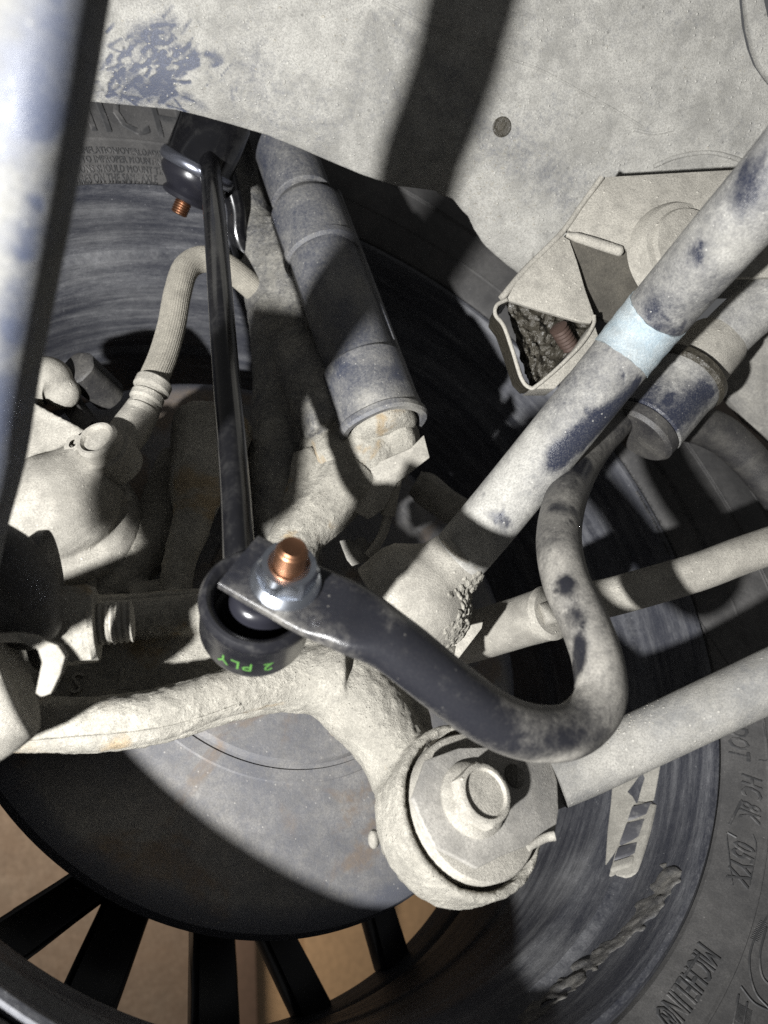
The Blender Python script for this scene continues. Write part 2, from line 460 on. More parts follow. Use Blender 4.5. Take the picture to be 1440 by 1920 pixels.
# spokes
def spoke_angle(u, v): return polar(onplane(u, v, WID-.006))[1]
visible = [((90, 1715), (0, 1778)), ((237, 1705), (165, 1880)), ((402, 1750), (405, 1920)), ((522, 1757), (585, 1885)), ((712, 1702), (735, 1782))]
hubo = WC + WN*(WID-.006)
def spoke(p, q, width):
    # straight bar from the hub side to the rim through two seen points
    d = (q-p).normalized(); b = hubo-p
    p0 = p - d*.085
    t = 0
    while polar(p0+d*t)[0] < .1935 and t < .4: t += .002
    p1 = p0 + d*t
    sd = d.cross(WN).normalized()
    mb = MB()
    rings = []
    for k in range(7):
        x = k/6; c = p0.lerp(p1, x); hw = width*(.38+.03*math.cos(x*6))
        dp = .010+.006*(1-x)
        rings.append([c - sd*hw, c - sd*hw*.9 + WN*dp, c + sd*hw*.9 + WN*dp, c + sd*hw, c + sd*hw*.8 - WN*.004, c - sd*hw*.8 - WN*.004])
    mb.ring_grid(rings, True, True, True)
    return mb.build('spoke', M['spoke'], wheel_t, smooth=30, bevel=.0012)
angs = []
for (a, b), wd in zip(visible, (.029, .034, .030, .024, .024)):
    p, q = onplane(*a, WID-.006), onplane(*b, WID-.006)
    spoke(p, q, wd); angs.append(polar(q)[1])
print('spoke angles', [round(math.degrees(x), 1) for x in angs])
for k in range(1, 9):
    a = angs[-1] + math.radians(28)*k if angs[-1] > angs[0] else angs[-1] - math.radians(28)*k
    spoke(hubo + (wheel(.09, a, 0)-WC), hubo + (wheel(.19, a, 0)-WC), .028)
mb = MB(); mb.lathe(hubo - WN*.02, WN, [(0, .03), (0, .07), (.006, .074), (.03, .074), (.04, .06), (.04, .02)], 48)
mb.build('hub', M['spoke'], wheel_t)
# tyre
def side(r):                    # inboard bulge of the sidewall
    x = (r-.222)/(.335-.222)
    return -.004 - .030*math.sin(max(0, min(1, x*.78+.0))*math.pi)**.75*(.9) + .0
tp = [(.004, .2205)]
rr = .2225
tp.append((-.002, .2222))
while rr < .334:
    s_ = side(rr)
    for lr in (.2395, .2635, .2655, .296, .2985):
        if abs(rr-lr) < .0005: s_ -= .0006
    tp.append((s_, rr)); rr += .0005
tp += [(side(.334)+.006, .338), (.004, .342), (.1, .345), (.18, .342), (.205, .334), (.215, .30), (.21, .25), (.197, .226), (.19, .215)]
tyre = MB().lathe(WC, WN, tp, 256, cap=False).build('tyre', M['rubber'], wheel_t, smooth=30)
def arc_text(txt, pos, h, shear=0., sp=1.0, ext=.0007, mat='letter', name='lettering', flip=1, wide=1.0, cuts=0):
    r0, a0, _ = pos
    V2, F2 = font_mesh(txt, h, 1, shear, sp, cuts)
    # subdivide long strokes is not needed: letters are small against the radius
    mb = MB()
    sense = -1
    for (x, y, e) in V2:
        r = r0 + (y - h*.5)
        a = a0 + sense*TXT*x*wide/r0
        mb.v.append(wheel(r, a, side(r) - (ext if e else -.0004)))
    mb.f = F2
    return mb.build(name, M[mat], tyre, smooth=30)
# clockwise as seen from inside
e1 = onplane(1300, 1100, 0); e2 = onplane(1390, 1500, 0)
TXT = -1 if (polar(e2)[1]-polar(e1)[1] + math.pi) % (2*math.pi) - math.pi > 0 else 1
def P3(u, v):                   # sidewall spot under a pixel
    s_ = -.02
    for _ in range(6):
        p = onplane(u, v, s_); s_ = side(polar(p)[0])
    return polar(onplane(u, v, s_))
arc_text('DOT', P3(1396, 1387), .0078, .15, wide=.8)
arc_text('HC', P3(1412, 1474), .0078, .15, wide=.8)
arc_text('8K', P3(1408, 1522), .0078, .15, wide=.8)
arc_text('05YX', P3(1391, 1618), .0078, .12, wide=.85)
arc_text('MICHELIN\u00ae', P3(1293, 1850), .0078, .15, wide=.72)
arc_text('MICHELIN', P3(330, 228), .021, .0, 1.1, ext=.0007, cuts=2)
for k, t in enumerate(('TIRE FAILURE DUE TO UNDERINFLATION/OVERLOADING -- FOLLOW', 'TIRE FAILURE DUE TO IMPROPER MOUNTING', 'ONLY TRAINED PERSONS SHOULD MOUNT TIRES', 'NEVER MOUNT TIRES ON THE SAME AXLE')):
    arc_text(t, P3(180+k*-2, 276+k*11.5), .0028, .0, 1.05, ext=.0005)
for k, t in enumerate(('SAFETY WARNING SERIOUS INJURY MAY RESULT FROM', 'TIRE FAILURE DUE TO IMPROPER MOUNTING', 'SHOULD MOUNT TIRES')):
    arc_text(t, P3(1288-k*14+ 0, 940+k*8), .0030, .0, 1.05, ext=.0006)
def frame_line(pts, r=.00028):
    mb = MB(); q = []
    for (u, v) in pts:
        rr, a, _ = P3(u, v); q.append(wheel(rr, a, side(rr)-.0002))
    mb.sweep(q, r, 8, n=len(pts)*4); mb.build('moulded_line', M['letter'], tyre)
frame_line([(1352, 1140), (1395, 1270)]); frame_line([(1325, 1145), (1350, 1230)])
frame_line([(1432, 1355), (1440, 1420), (1424, 1425)]); frame_line([(1372, 1545), (1395, 1500)], .0006)
frame_line([(1368, 1560), (1384, 1570)], .0005); frame_line([(1412, 1565), (1418, 1590), (1405, 1660)])
frame_line([(1283, 1830), (1310, 1790)], .0006); frame_line([(1285, 1835), (1300, 1845)], .0005)
frame_line([(1366, 1560), (1374, 1660)])
for q_ in ([(1440, 1715), (1412, 1765), (1404, 1810), (1415, 1860), (1440, 1890)], [(1388, 1850), (1412, 1880), (1440, 1895)], [(1384, 1866), (1374, 1920)], [(1400, 1880), (1392, 1925)], [(1436, 1740), (1424, 1790), (1428, 1830), (1445, 1850)]):
    frame_line(q_, .0004)
for i in range(26):
    frame_line([(1406+i*1.6, 1745-i*3+14), (1420+i*1.6, 1752-i*3+14)] if i < 12 else [(1380+(i-12)*2.2, 1880+(i-12)*1.2), (1374+(i-12)*2.2, 1912+(i-12)*1.2)], .00015)
# balance weights and glue
from mathutils.bvhtree import BVHTree
def surface(o):
    rt = o
    while rt.parent: rt = rt.parent
    off = rt.location
    bv = BVHTree.FromPolygons([v.co+off for v in o.data.vertices], [tuple(p.vertices) for p in o.data.polygons])
    def f(u, v, lift=0):
        d = (V(u, v, 1)-CAM); h = bv.ray_cast(CAM, d.normalized())
        return None if h[0] is None else (h[0]-d.normalized()*lift, h[1])
    return f
onbarrel = surface(barrel)
def inward(p): 
    q = p-WC; q = q-WN*q.dot(WN); return -q.normalized()
def rim_block(outline, h, name, mat, parent, top=.9, bevel=.0003):
    P = [onbarrel(u, v)[0] for (u, v) in outline]; c = sum(P, Vector((0, 0, 0)))/len(P); n_ = inward(c)
    rings = [[p-n_*.001 for p in P], [p+n_*h*.7 for p in P], [c+(p-c)*top+n_*h for p in P]]
    return MB().ring_grid(rings, True, False, True).build(name, mat, parent, smooth=30, bevel=bevel)
BR = .1975
def barpt(a, s_, h):
    return wheel(BR-h, a, s_)
def cyl_block(pa, sa, da, ds, h, name, mat, parent, top=.8):
    mb = MB(); rings = []
    for hh, sc in ((-.001, 1), (h*.7, 1), (h, top)):
        rg = []
        for i in range(4):
            x = (-1, 1, 1, -1)[i]; y = (-1, -1, 1, 1)[i]
            rg.append(barpt(pa+x*da*.5*sc, sa+y*ds*.5*sc, hh))
        rings.append(rg)
    mb.ring_grid(rings, True, False, True)
    return mb.build(name, mat, parent, smooth=30, bevel=.0004)
bwo = rim_block([(1198, 1504), (1231, 1510), (1196, 1634), (1184, 1644), (1144, 1644), (1158, 1592)], .0009, 'balance_weight', M['residue'], wheel_t, .97)
def tl_(t): return (1192+(1149-1192)*t, 1512+(1638-1512)*t)
def tr_(t): return (1226+(1189-1226)*t, 1510+(1632-1510)*t)
for (ta, tb) in ((.04, .24), (.29, .60), (.66, .84), (.88, 1.0)):
    rim_block([tl_(ta), tr_(ta-.06), tr_(tb-.06), tl_(tb)], .0026, 'weight_segment', M['weight'] if tb < 1 else M['residue'], bwo, .86)
rim_block([(1150, 1466), (1200, 1446), (1238, 1436), (1232, 1470), (1226, 1500), (1198, 1506), (1176, 1545), (1152, 1600), (1136, 1622), (1140, 1560), (1146, 1510)], .0004, 'adhesive_residue', M['residue'], wheel_t, .97, 0)
bw2 = cyl_block(polar(oncyl(90, 1880, .194))[1], .138, .20, .020, .0022, 'balance_weight', M['spoke'], wheel_t, .97)
for k in range(4):
    cyl_block(polar(oncyl(90, 1880, .194))[1]+(k-1.5)*.05, .138, .04, .018, .008, 'weight_segment', M['spoke'], bw2)
# crusted mud ridge on the ledge of the barrel
mb = MB()
mp, _ = spline([Vector((q[0], q[1], 0)) for q in ((1262, 1632), (1225, 1690), (1180, 1742), (1120, 1795), (1060, 1845), (985, 1912))], 1., 150)
for i, q in enumerate(mp):
    x = i/150
    for j in range(2):
        h_ = onbarrel(q.x+random.gauss(0, 9), q.y+random.gauss(0, 7))
        if not h_ or noise.noise(Vector((i*.11, 5, 0))) < -.22: continue
        c = h_[0]; e3 = inward(c); e2 = WN.cross(e3)
        sc = random.uniform(.0012, .0028)*(1.5 if random.random() < .12 else 1)
        ra = random.uniform(0, 3.14); fa = e2*math.cos(ra)+WN*math.sin(ra); fb = WN*math.cos(ra)-e2*math.sin(ra)
        mb.ball(c-e3*.0003, sc*random.uniform(.8, 1.9), sc*random.uniform(.6, 1.2), sc*random.uniform(.2, .5), (fa, fb, e3), 10)
mud = fuse(mb, 'mud_ridge', M['residue'], barrel, .0008, 9, .00025, .004); mud.data.materials.clear(); mud.data.materials.append(M['mudrim'])
mud['kind'] = 'stuff'

# ================================================================== brake backing plate
SC = W(-0.0533, 0.3856, -0.0468)
sp = [(.016, .1495), (.010, .1515), (.004, .1500), (.0005, .1455), (-.0005, .140), (-.0015, .11), (-.002, .0955), (.0002, .0945), (.0002, .0935), (-.0045, .092), (-.0050, .0868), (-.0026, .0860), (-.0026, .0850), (-.0085, .0835), (-.0105, .060), (-.0105, .045), (-.016, .041), (-.017, .03), (-.0172, .002),
      (-.0155, .002), (-.0145, .04), (-.009, .06), (-.0035, .09), (.001, .14), (.002, .1455), (.006, .148), (.012, .1498)]
r440 = (polar(V(560, 1443, .33))[0])
mb = MB().lathe(SC, WN, sp, 192, cap=False)
rim_w = []
for k in range(28):
    a = k/28*6.283
    q = SC+(WX*math.cos(a)+WY*math.sin(a))*.149+WN*.006; q2 = SC+(WX*math.cos(a+.23)+WY*math.sin(a+.23))*.149+WN*.006
    rim_w.append((q, q2, .011, 1.0))
shield = single(mb, 'brake_backing_plate', M['shield'], 'round blue grey brake dust shield inside the wheel', 'brake shield', SC, smooth=30, wear=rim_w)
print('check shield r at px', [round((onplane(u, v, (SC-WC).dot(WN))-SC).length, 4) for (u, v) in ((560, 1443), (520, 1478), (450, 1755), (325, 1410), (990, 1290))])

# ================================================================== knuckle (wheel carrier)
kn = thing('wheel_carrier', 'dust caked cast wheel carrier with curved lower arm', 'knuckle', V(640, 1270, .31))
mb = MB()
# lower arm: web, ribs
web = VP((-60, 1130, .308), (200, 1120, .311), (400, 1105, .318), (560, 1120, .315), (700, 1230, .305), (660, 1320, .298), (520, 1325, .296), (420, 1345, .297), (250, 1385, .292), (-60, 1400, .282))
mb.slab(web, D(0, .014, 0))
mb.sweep(VP((-70, 1358, .256), (60, 1358, .259), (180, 1356, .261), (300, 1338, .265), (400, 1306, .270), (480, 1286, .277), (560, 1275, .287), (650, 1275, .288)), [(.0088, .0105, 2.7)]*4+[(.0084, .0075, 2.5), (.0088, .0085, 2.2), .0125, .015], 28, ref=D(0, -1, 0))
mb.sweep(VP((-70, 1380, .276), (120, 1384, .280), (280, 1370, .286), (400, 1335, .291), (520, 1300, .296), (650, 1300, .3)), [.0062, .006, .006, .006, .0075, .010], 16)
mb.sweep(VP((160, 1168, .300), (280, 1160, .305), (380, 1150, .310), (500, 1140, .315), (580, 1170, .315)), [.0085, .0085, .0085, .010, .013], 20)
# junction and branch to the bushing
mb.sweep(VP((540, 1200, .315), (600, 1250, .300), (670, 1310, .290), (735, 1400, .282), (780, 1480, .278)), [.014, .0165, .0165, .0135, .015], 24)
mb.sweep(VP((640, 1230, .305), (720, 1280, .300), (760, 1350, .295), (775, 1420, .290)), [.012, .013, .010, .008], 20)
mb.sweep(VP((760, 1195, .318), (740, 1240, .312), (700, 1290, .302)), [.017, .016, .014], 20)
# column up to the damper
mb.sweep(VP((580, 1190, .318), (545, 1090, .334), (555, 1010, .345), (610, 950, .355), (670, 880, .36)), [.015, .0125, .0125, .014, .017], 24)
mbc = MB(); mbc.sweep(VP((560, 1060, .345), (535, 960, .365), (530, 850, .385), (535, 720, .40), (518, 580, .418), (492, 470, .428)), [.012, .0155, .0185, .0175, .0165, .0165], 24)
mbc.sweep(VP((492, 470, .428), (470, 400, .43), (455, 330, .432), (445, 250, .435)), [.0165, .011, .009, .009], 20)
# flange beside the damper eye
mb.slab(VP((548, 850, .352), (585, 835, .352), (600, 870, .352), (590, 910, .350), (560, 960, .346), (530, 985, .345), (525, 950, .348), (540, 900, .35)), D(0, .008, 0))
mbc.sweep(VP((500, 885, .372), (500, 930, .372)), [.0085, .0085], 20)
# hub side arms beside the caliper
mb.sweep(VP((180, 1140, .338), (230, 1085, .346), (285, 1010, .356), (315, 920, .37), (340, 860, .38)), [.010, .012, .012, .011, .011], 20)
mb.sweep(VP((330, 1130, .335), (335, 1060, .34), (360, 980, .345), (375, 900, .352), (400, 800, .37)), [.007, .0075, .009, .014, .02], 20)
mb.sweep(VP((250, 1125, .338), (300, 1110, .340), (340, 1120, .338)), [.007, .006, .006], 16)
# bushing barrel
AX = (WN*1.0 + D(.03, 0, .02)).normalized()       # bush axis, nearly the axle direction
BF = V(892, 1511, .262)
RB = .0301
bh = [(.012, RB-.0034), (.0006, RB-.0032), (0, RB-.0012), (.0012, RB), (.018, RB+.0000), (.0235, RB-.0030), (.0235, .010)]
mb.lathe(BF+AX*.001, AX, bh, 64)
cast = fuse(mb, 'carrier_casting', M['cast'], kn, .0011, 4, .00042, .0030)
mbc.sweep(VP((505, 430, .428), (540, 520, .417), (575, 640, .404), (606, 760, .387), (635, 850, .370)), [.011, .0150, .0160, .0170, .0165], 24)
mbc.sweep(VP((556, 650, .392), (596, 735, .372), (628, 815, .361)), [.014, .0165, .0150], 24)
fuse(mbc, 'damper_column', M['castdark'], kn, .0012, 5, .0003, .006)
onarm = surface(cast)
# raised casting letters on the web
def flat_text(txt, origin, xdir, ydir, h, ext, mat, name, parent, sp=1.0, mapf=None, bump0=.0003):
    V2, F2 = font_mesh(txt, h, 1, 0, sp)
    mb = MB(); nn = xdir.cross(ydir).normalized()
    for (x, y, e) in V2:
        p = mapf(x, y-h*.5, ext if e else -bump0) if mapf else origin + xdir*x + ydir*(y-h*.5) + nn*(ext if e else -bump0)
        mb.v.append(p)
    mb.f = F2
    return mb.build(name, mat, parent, smooth=30)
o_ = V(130, 1282, .2925); xx = (V(230, 1270, .2965)-V(60, 1290, .2895)).normalized(); zz = (V(130, 1232, .2965)-o_); yy = (zz-xx*zz.dot(xx)).normalized()
if xx.cross(yy).dot(CAM-o_) < 0: pass
for (t, u, v) in (('Z', 98, 1286), ('S', 145, 1281), ('L', 236, 1272)):
    p_, n_ = onarm(u, v)
    px_ = onarm(u+12, v)[0]-onarm(u-12, v)[0]; px_ = (px_-n_*px_.dot(n_)).normalized()
    py_ = n_.cross(px_).normalized()
    if py_.dot(D(0, 0, 1)) < 0: py_ = -py_
    if px_.cross(py_).dot(CAM-p_) < 0: px_ = -px_
    flat_text(t, p_, px_, py_, .0085, .0014, M['castfine'], 'cast_letter', kn, bump0=.003)
pl_pts = [onarm(u, v, .0001) for (u, v) in ((45, 1392), (110, 1386), (180, 1380), (250, 1374), (320, 1362), (390, 1342), (450, 1320))]
MB().sweep([q[0] for q in pl_pts if q], .00055, 8).build('parting_line', M['cast'], kn)
# grease nub
MB().ball(V(701, 1573, .268), .0022, .003, .0034, (D(1, 0, 0), D(0, 1, 0), D(0, 0, 1)), 16).build('nub', M['castfine'], kn)

# ================================================================== lateral link with big bolt
ll = thing('lateral_link', 'dusty steel link bolted into the round bushing, rod running off right', 'link', V(905, 1500, .255))
tdir = -AX
mb = MB().lathe(BF+AX*.004, tdir, [(-.008, .0248), (.0052, .0252), (.0060, .0246), (.0063, .0232), (.0060, .006)], 64)
mb.build('bushing_sleeve', M['castfine'], ll)
mb = MB().lathe(BF+AX*.0085, tdir, [(0, .0205), (0.0005, .0275), (.0012, .0275), (.0014, .0265), (.001, .0205)], 64)
mb.build('bushing_rubber', M['oily'], ll)
def bp(u, v, h):                # on a plane square to the bush axis, h proud of the bush face
    d = V(u, v, 1)-CAM; t = ((BF+tdir*h)-CAM).dot(tdir)/d.dot(tdir); return CAM+d*t
octo = [(800, 1424), (775, 1495), (795, 1545), (817, 1587), (856, 1607), (897, 1628), (940, 1605), (985, 1588), (1022, 1566), (1042, 1562), (1048, 1520), (1046, 1465), (1034, 1428), (1000, 1408), (935, 1400), (860, 1402)]
plate_h = .0086
mb = MB().slab([bp(u, v, plate_h) for (u, v) in octo], AX*.0026)
plate = mb.build('link_end_plate', M['bushface'], ll, smooth=20, bevel=.0009)
lip = MB().sweep([bp(990, 1590, plate_h-.001), bp(1020, 1572, plate_h+.001), bp(1040, 1567, plate_h+.003)], [(.0012, .0012, 2), (.0016, .0014, 2), (.0018, .0014, 2)], 12)
lip.build('bent_lip', M['castfine'], plate)
mb = MB().lathe(bp(965, 1455, plate_h+.0001)-tdir*.002, tdir, [(0, .0042), (.0022, .0042), (.00235, .0040)], 24)
mb.build('hole', M['oily'], plate)
# end bracket side (behind the plate) and rod
mb = MB()
mb.sweep([bp(1000, 1480, .004)+AX*.011, bp(1030, 1455, .0)+AX*.014, V(1110, 1432, .285)], [.013, .012, .011], 24)
mb.sweep(VP((1040, 1462, .282), (1110, 1432, .283), (1250, 1366, .279), (1380, 1305, .275), (1540, 1230, .270), (2250, 900, .252)), [.0107, .0108, .0107, .0107, .0107, .0107], 36, n=70)
mb.build('link_rod', M['rodgrey'], ll)
# grit lying on the rod
mb = MB()
for i in range(130):
    x = random.random()**.8
    u = 1110+x*340; v = 1432-(u-1110)*.467; dd = .283-x*.0095
    c = V(u, v, dd); up = D(-.35, -.35, .86).normalized(); ax_ = (V(1380, 1305, .275)-V(1110, 1432, .283)).normalized()
    side_ = ax_.cross(up); th = random.gauss(.1, .35)
    q = c + (up*math.cos(th)+side_*math.sin(th)).normalized()*.0108
    s_ = random.uniform(.00012, .00042); mb.ball(q, s_, s_*random.uniform(.6, 1), s_*.7, None, 6)
mb.build('grit', M['castfine'], ll, kind='stuff', smooth=60)
# bolt
bb = bp(885, 1500, plate_h)
mb = MB()
mb.lathe(bb, tdir, [(0, .0124), (.0012, .0127), (.0024, .0118), (.0030, .0104), (.0034, .0090)], 48)
bolt = mb.build('flange_bolt', M['castfine'], ll)
mb = MB().lathe(bb+tdir*.0022, tdir, [(0, .0108), (.0054, .0108), (.0062, .0098), (.0066, .0088), (.0066, .0082), (.0054, .0076), (.0054, .001)], 72, shape=lambda a, t, r: min(hexshape(.0108)(a, t, r), r) if t < .0060 else r)
mb.build('bolt_head', M['castfine'], bolt, smooth=28)

# ================================================================== toe link
tl = thing('toe_link', 'thin pale tie rod crossing behind the bar loop to the right', 'link', V(1000, 1160, .335))
MB().sweep(VP((1085, 1130, .338), (1150, 1118, .338), (1300, 1075, .342), (1400, 1038, .345), (1560, 985, .35), (2200, 775, .37)), [.0086, .0088, .0088, .0088, .0088, .0088], 28).build('rod', M['castfine'], tl)
MB().sweep(VP((1015, 1153, .336), (1060, 1142, .337), (1100, 1130, .338)), [.0052, .0052, .0052], 20).build('threaded_neck', M['castfine'], tl)
mb = MB(); A = V(1034, 1148, .338); ax = (V(850, 1205, .400)-A)
mb.lathe(A, ax, [(0, .006), (-.0005, .0105), (.0015, .0126), (.004, .0122), (.02, .0120), (.06, .0128), (.085, .0125)], 40)
mb.build('end_sleeve', M['castfine'], tl)

# ================================================================== tubular control arm with socket
ca = thing('control_arm', 'thick diagonal dusty tube wrapped with pale blue tape', 'control arm', V(800, 1090, .325))
cpath = VP((2150, -620, .165), (1700, 20, .205), (1500, 283, .232), (1350, 455, .262), (1210, 616, .298), (1070, 790, .308), (935, 956, .315), (845, 1062, .322), (800, 1112, .325))
wear_t = []
def wsp(a, b, d, r, k): wear_t.extend(scatter(V(*a, d), V(*b, d), r, k, len(wear_t)) if k > .3 else [(V(*a, d), V(*b, d), r, k)])
wsp((1185, 735), (1050, 850), .299, .0075, 1.0); wsp((1130, 770), (1040, 870), .299, .007, .6)
wsp((915, 962), (945, 975), .302, .0045, .8); wsp((905, 920), (890, 955), .305, .003, .5)
wsp((1350, 420), (1230, 560), .257, .006, .5); wsp((1240, 560), (1200, 600), .28, .007, .25); wsp((1450, 300), (1390, 360), .235, .01, .5)
wsp((1230, 600), (1290, 640), .285, .006, .45); wsp((1000, 830), (900, 970), .305, .011, -.5); wsp((870, 1040), (820, 1100), .31, .02, -.8); wsp((1430, 420), (1330, 560), .25, .012, -.25)
MB().sweep(cpath, .0127, 48, n=200).build('tube', M['tube'], ca, wear=wear_t)
tp_, _ = spline(cpath, .01, 700)
seg_ = [p for p in tp_ if (p-V(1210, 616, .298)).length < .0080 or (p-V(1186, 646, .299)).length < .0080]
P_ = seg_[::max(1, len(seg_)//14)]
mbt = MB().sweep(P_, [.0131+.00012*math.sin(i*1.3) for i in range(len(P_))], 48, n=40)
for e_ in (0, 1, 2, 3):
    for jj in range(48):
        dv = (P_[-1]-P_[0]).normalized()*(.0011*noise.noise(Vector((math.cos(jj/48*6.283)*3, math.sin(jj/48*6.283)*3, 1)))*(1-e_/4))
        dv2 = (P_[-1]-P_[0]).normalized()*(.0013*noise.noise(Vector((math.cos(jj/48*6.283)*3, math.sin(jj/48*6.283)*3, 7)))*(1-e_/4))
        mbt.v[e_*48+jj] = mbt.v[e_*48+jj]+dv; mbt.v[(40-e_)*48+jj] = mbt.v[(40-e_)*48+jj]+dv2
mbt.build('tape_wrap', M['tape'], ca, smooth=60)
MB().sweep([V(832, 1010, .309)+D(0, 0, 0), V(862, 1040, .3085), V(893, 1062, .311)], [.0016, .0019, .0016], 10).build('weld_bead', M['castfine'], ca)
# socket
axs = (V(735, 1165, .325)-V(855, 1052, .322)).normalized()
A = V(858, 1048, .322)
mb = MB().lathe(A, axs, [(-.004, .0115), (.0, .0136), (.006, .0150), (.010, .0185), (.015, .0235), (.021, .0258), (.031, .0262), (.034, .0264), (.034, .0245), (.02, .024), (.012, .016), (.012, .003)], 64,
    shape=lambda a, t, r: r*(1+.012*math.sin(3*a+t*80)))
sock = mb.build('socket_cup', M['castfine'], ca, smooth=40)
mb = MB().slab(VP((850, 1180, .318), (906, 1166, .316), (904, 1178, .316), (858, 1238, .318), (848, 1234, .318)), D(.0, .004, .0))
mb.build('bent_lip', M['castfine'], ca, smooth=30, bevel=.0007)
mb = MB()
sp_ = [(-.004, .0128), (.0, .0136), (.006, .0150), (.010, .0185), (.015, .0235), (.021, .0258), (.031, .0262)]
sx_ = (D(1, -.15, .25)-axs*D(1, -.15, .25).dot(axs)).normalized(); sy_ = axs.cross(sx_)
if sy_.dot(D(0, 1, 0)) > 0: sy_ = -sy_
for i in range(420):
    t = random.uniform(-.003, .029); a_ = random.gauss(.35, .35)
    for (ta, ra), (tb, rb) in zip(sp_, sp_[1:]):
        if ta <= t <= tb: r_ = ra+(rb-ra)*(t-ta)/(tb-ta)
    c = A+axs*t+(sx_*math.cos(a_)+sy_*math.sin(a_))*(r_-.0007)
    s_ = random.uniform(.0005, .0012); mb.ball(c, s_*1.5, s_, s_, None, 8)
mud2 = fuse(mb, 'caked_mud', M['cast'], ca, .0005, 2, .0004, .0018); mud2['kind'] = 'stuff'
mb = MB().lathe(V(790, 1190, .325), D(-.1, .25, -.9), [(0, .0165), (.014, .0175), (.018, .015), (.018, .004)], 40)
mb.build('socket_rubber', M['cast'], ca)

# ================================================================== stabiliser bar
sb = thing('stabiliser_bar', 'black anti roll bar looping round with a flattened bolted end', 'anti roll bar', V(560, 1100, .215))
stud = D(.22, -.76, .60).normalized()           # stud axis, towards the viewer
pl = D(.86, .30, -.28)
bpth = VP((448, 1052, .2165), (520, 1092, .2145), (590, 1128, .2135), (660, 1160, .2125), (740, 1208, .213), (830, 1280, .216), (920, 1345, .220), (1000, 1374, .225), (1075, 1368, .232), (1122, 1318, .240), (1122, 1245, .248), (1095, 1165, .257), (1060, 1085, .268), (1048, 1000, .285), (1068, 915, .310), (1110, 840, .338), (1180, 760, .36))
brad = [(.0104, .0018, 7), (.0106, .0018, 7), (.0112, .0021, 5), (.0108, .0042, 3), (.0088, .0072, 2.2), (.0085, .0085, 2)] + [(.0085, .0085, 2)]*11
bw_ = []
def wsb(a, b, d, r, k): bw_.extend(scatter(V(*a, d), V(*b, d), r, k, len(bw_)) if k > .8 else [(V(*a, d), V(*b, d), r, k)])
wsb((640, 1130), (760, 1260), .206, .012, .35); wsb((780, 1260), (960, 1400), .21, .008, .5); wsb((950, 1390), (1090, 1390), .22, .007, .35); wsb((760, 1190), (980, 1340), .21, .007, .45)
wsb((430, 1050), (660, 1150), .214, .014, .25)
wsb((1060, 1110), (1085, 1160), .25, .005, .5); wsb((1075, 1195), (1085, 1250), .243, .004, .4)
wsb((1060, 950), (1050, 1060), .285, .02, -.55); wsb((1050, 1060), (1100, 1180), .262, .02, -.6); wsb((1062, 1095), (1090, 1180), .258, .0055, 1.3); wsb((1082, 1200), (1090, 1290), .245, .005, 1.2); wsb((1045, 950), (1085, 985), .285, .006, .9); wsb((1070, 900), (1110, 850), .31, .008, .8); wsb((1110, 1180), (1130, 1330), .24, .018, -.65); wsb((1110, 840), (1060, 930), .32, .014, -.25); wsb((940, 1410), (1080, 1425), .222, .008, -.5)
MB().sweep(bpth, brad, 48, n=220, ref=stud).build('bar', M['bar'], sb, smooth=50, wear=bw_)

# ================================================================== stabiliser link
sl = thing('stabiliser_link', 'new gloss black drop link with ball joints and zinc nut', 'drop link', V(447, 1040, .236))
rod = MB().sweep(VP((449, 1060, .2375), (440, 900, .257), (420, 650, .291), (402, 400, .342), (389, 268, .384)), [(.0046, .0046, 2.9)]*5, 24, n=40, ref=D(.8, -.6, 0))
rod.build('rod', M['black'], sl, smooth=25)
# lower joint
JC = V(486, 1124, .226)        # centre of the cup mouth
cup_ax = -stud
cp = [(-.0004, .0138), (-.0016, .0147), (-.0022, .0158), (-.0018, .0169), (-.0004, .0178), (.0012, .0181), (.0022, .0178), (.0024, .0172), (.0165, .0172), (.0190, .0164), (.0204, .0150), (.0208, .003)]
mb = MB().lathe(JC, cup_ax, cp, 72, cap=False)
mb.lathe(JC, cup_ax, [(-.0004, .0138), (.001, .0132), (.008, .0128), (.0095, .010), (.0095, .002)], 72, cap=False)
cup = mb.build('joint_cup', M['blacksatin'], sl, smooth=35)
mb = MB().lathe(JC+cup_ax*.007, stud, [(0, .0105), (.002, .0098), (.004, .0088), (.0065, .0086), (.0085, .0078), (.0095, .006), (.0095, .003)], 48)
mb.build('dust_boot', M['boot'], cup)
# nut and stud
NB = V(535, 1090, .2135)
mb = MB().lathe(NB, stud, [(0, .0098), (.0004, .0102), (.0012, .0102), (.0024, .0093), (.0032, .0084)], 64)
nut = mb.build('flange_nut', M['zinc'], sl, smooth=35)
mb = MB().lathe(NB+stud*.0012, stud, [(0, .0088), (.0066, .0088), (.0080, .0076), (.0082, .0060), (.007, .0045)], 72, ref=D(.9, .3, -.2), shape=lambda a, t, r: hexshape(.0088)(a, t, r))
mb.build('nut_hex', M['zinc'], nut, smooth=25)
st = threads(NB+stud*.004, stud, .0045, .0125, .0013).build('stud', M['copper'], sl, smooth=60)
mb = MB().lathe(NB+stud*.0160, stud, [(0, .0040), (.0006, .0039), (.0014, .0033), (.0012, .0028), (.0011, .0005)], 32)
mb.build('stud_tip', M['copper'], st)
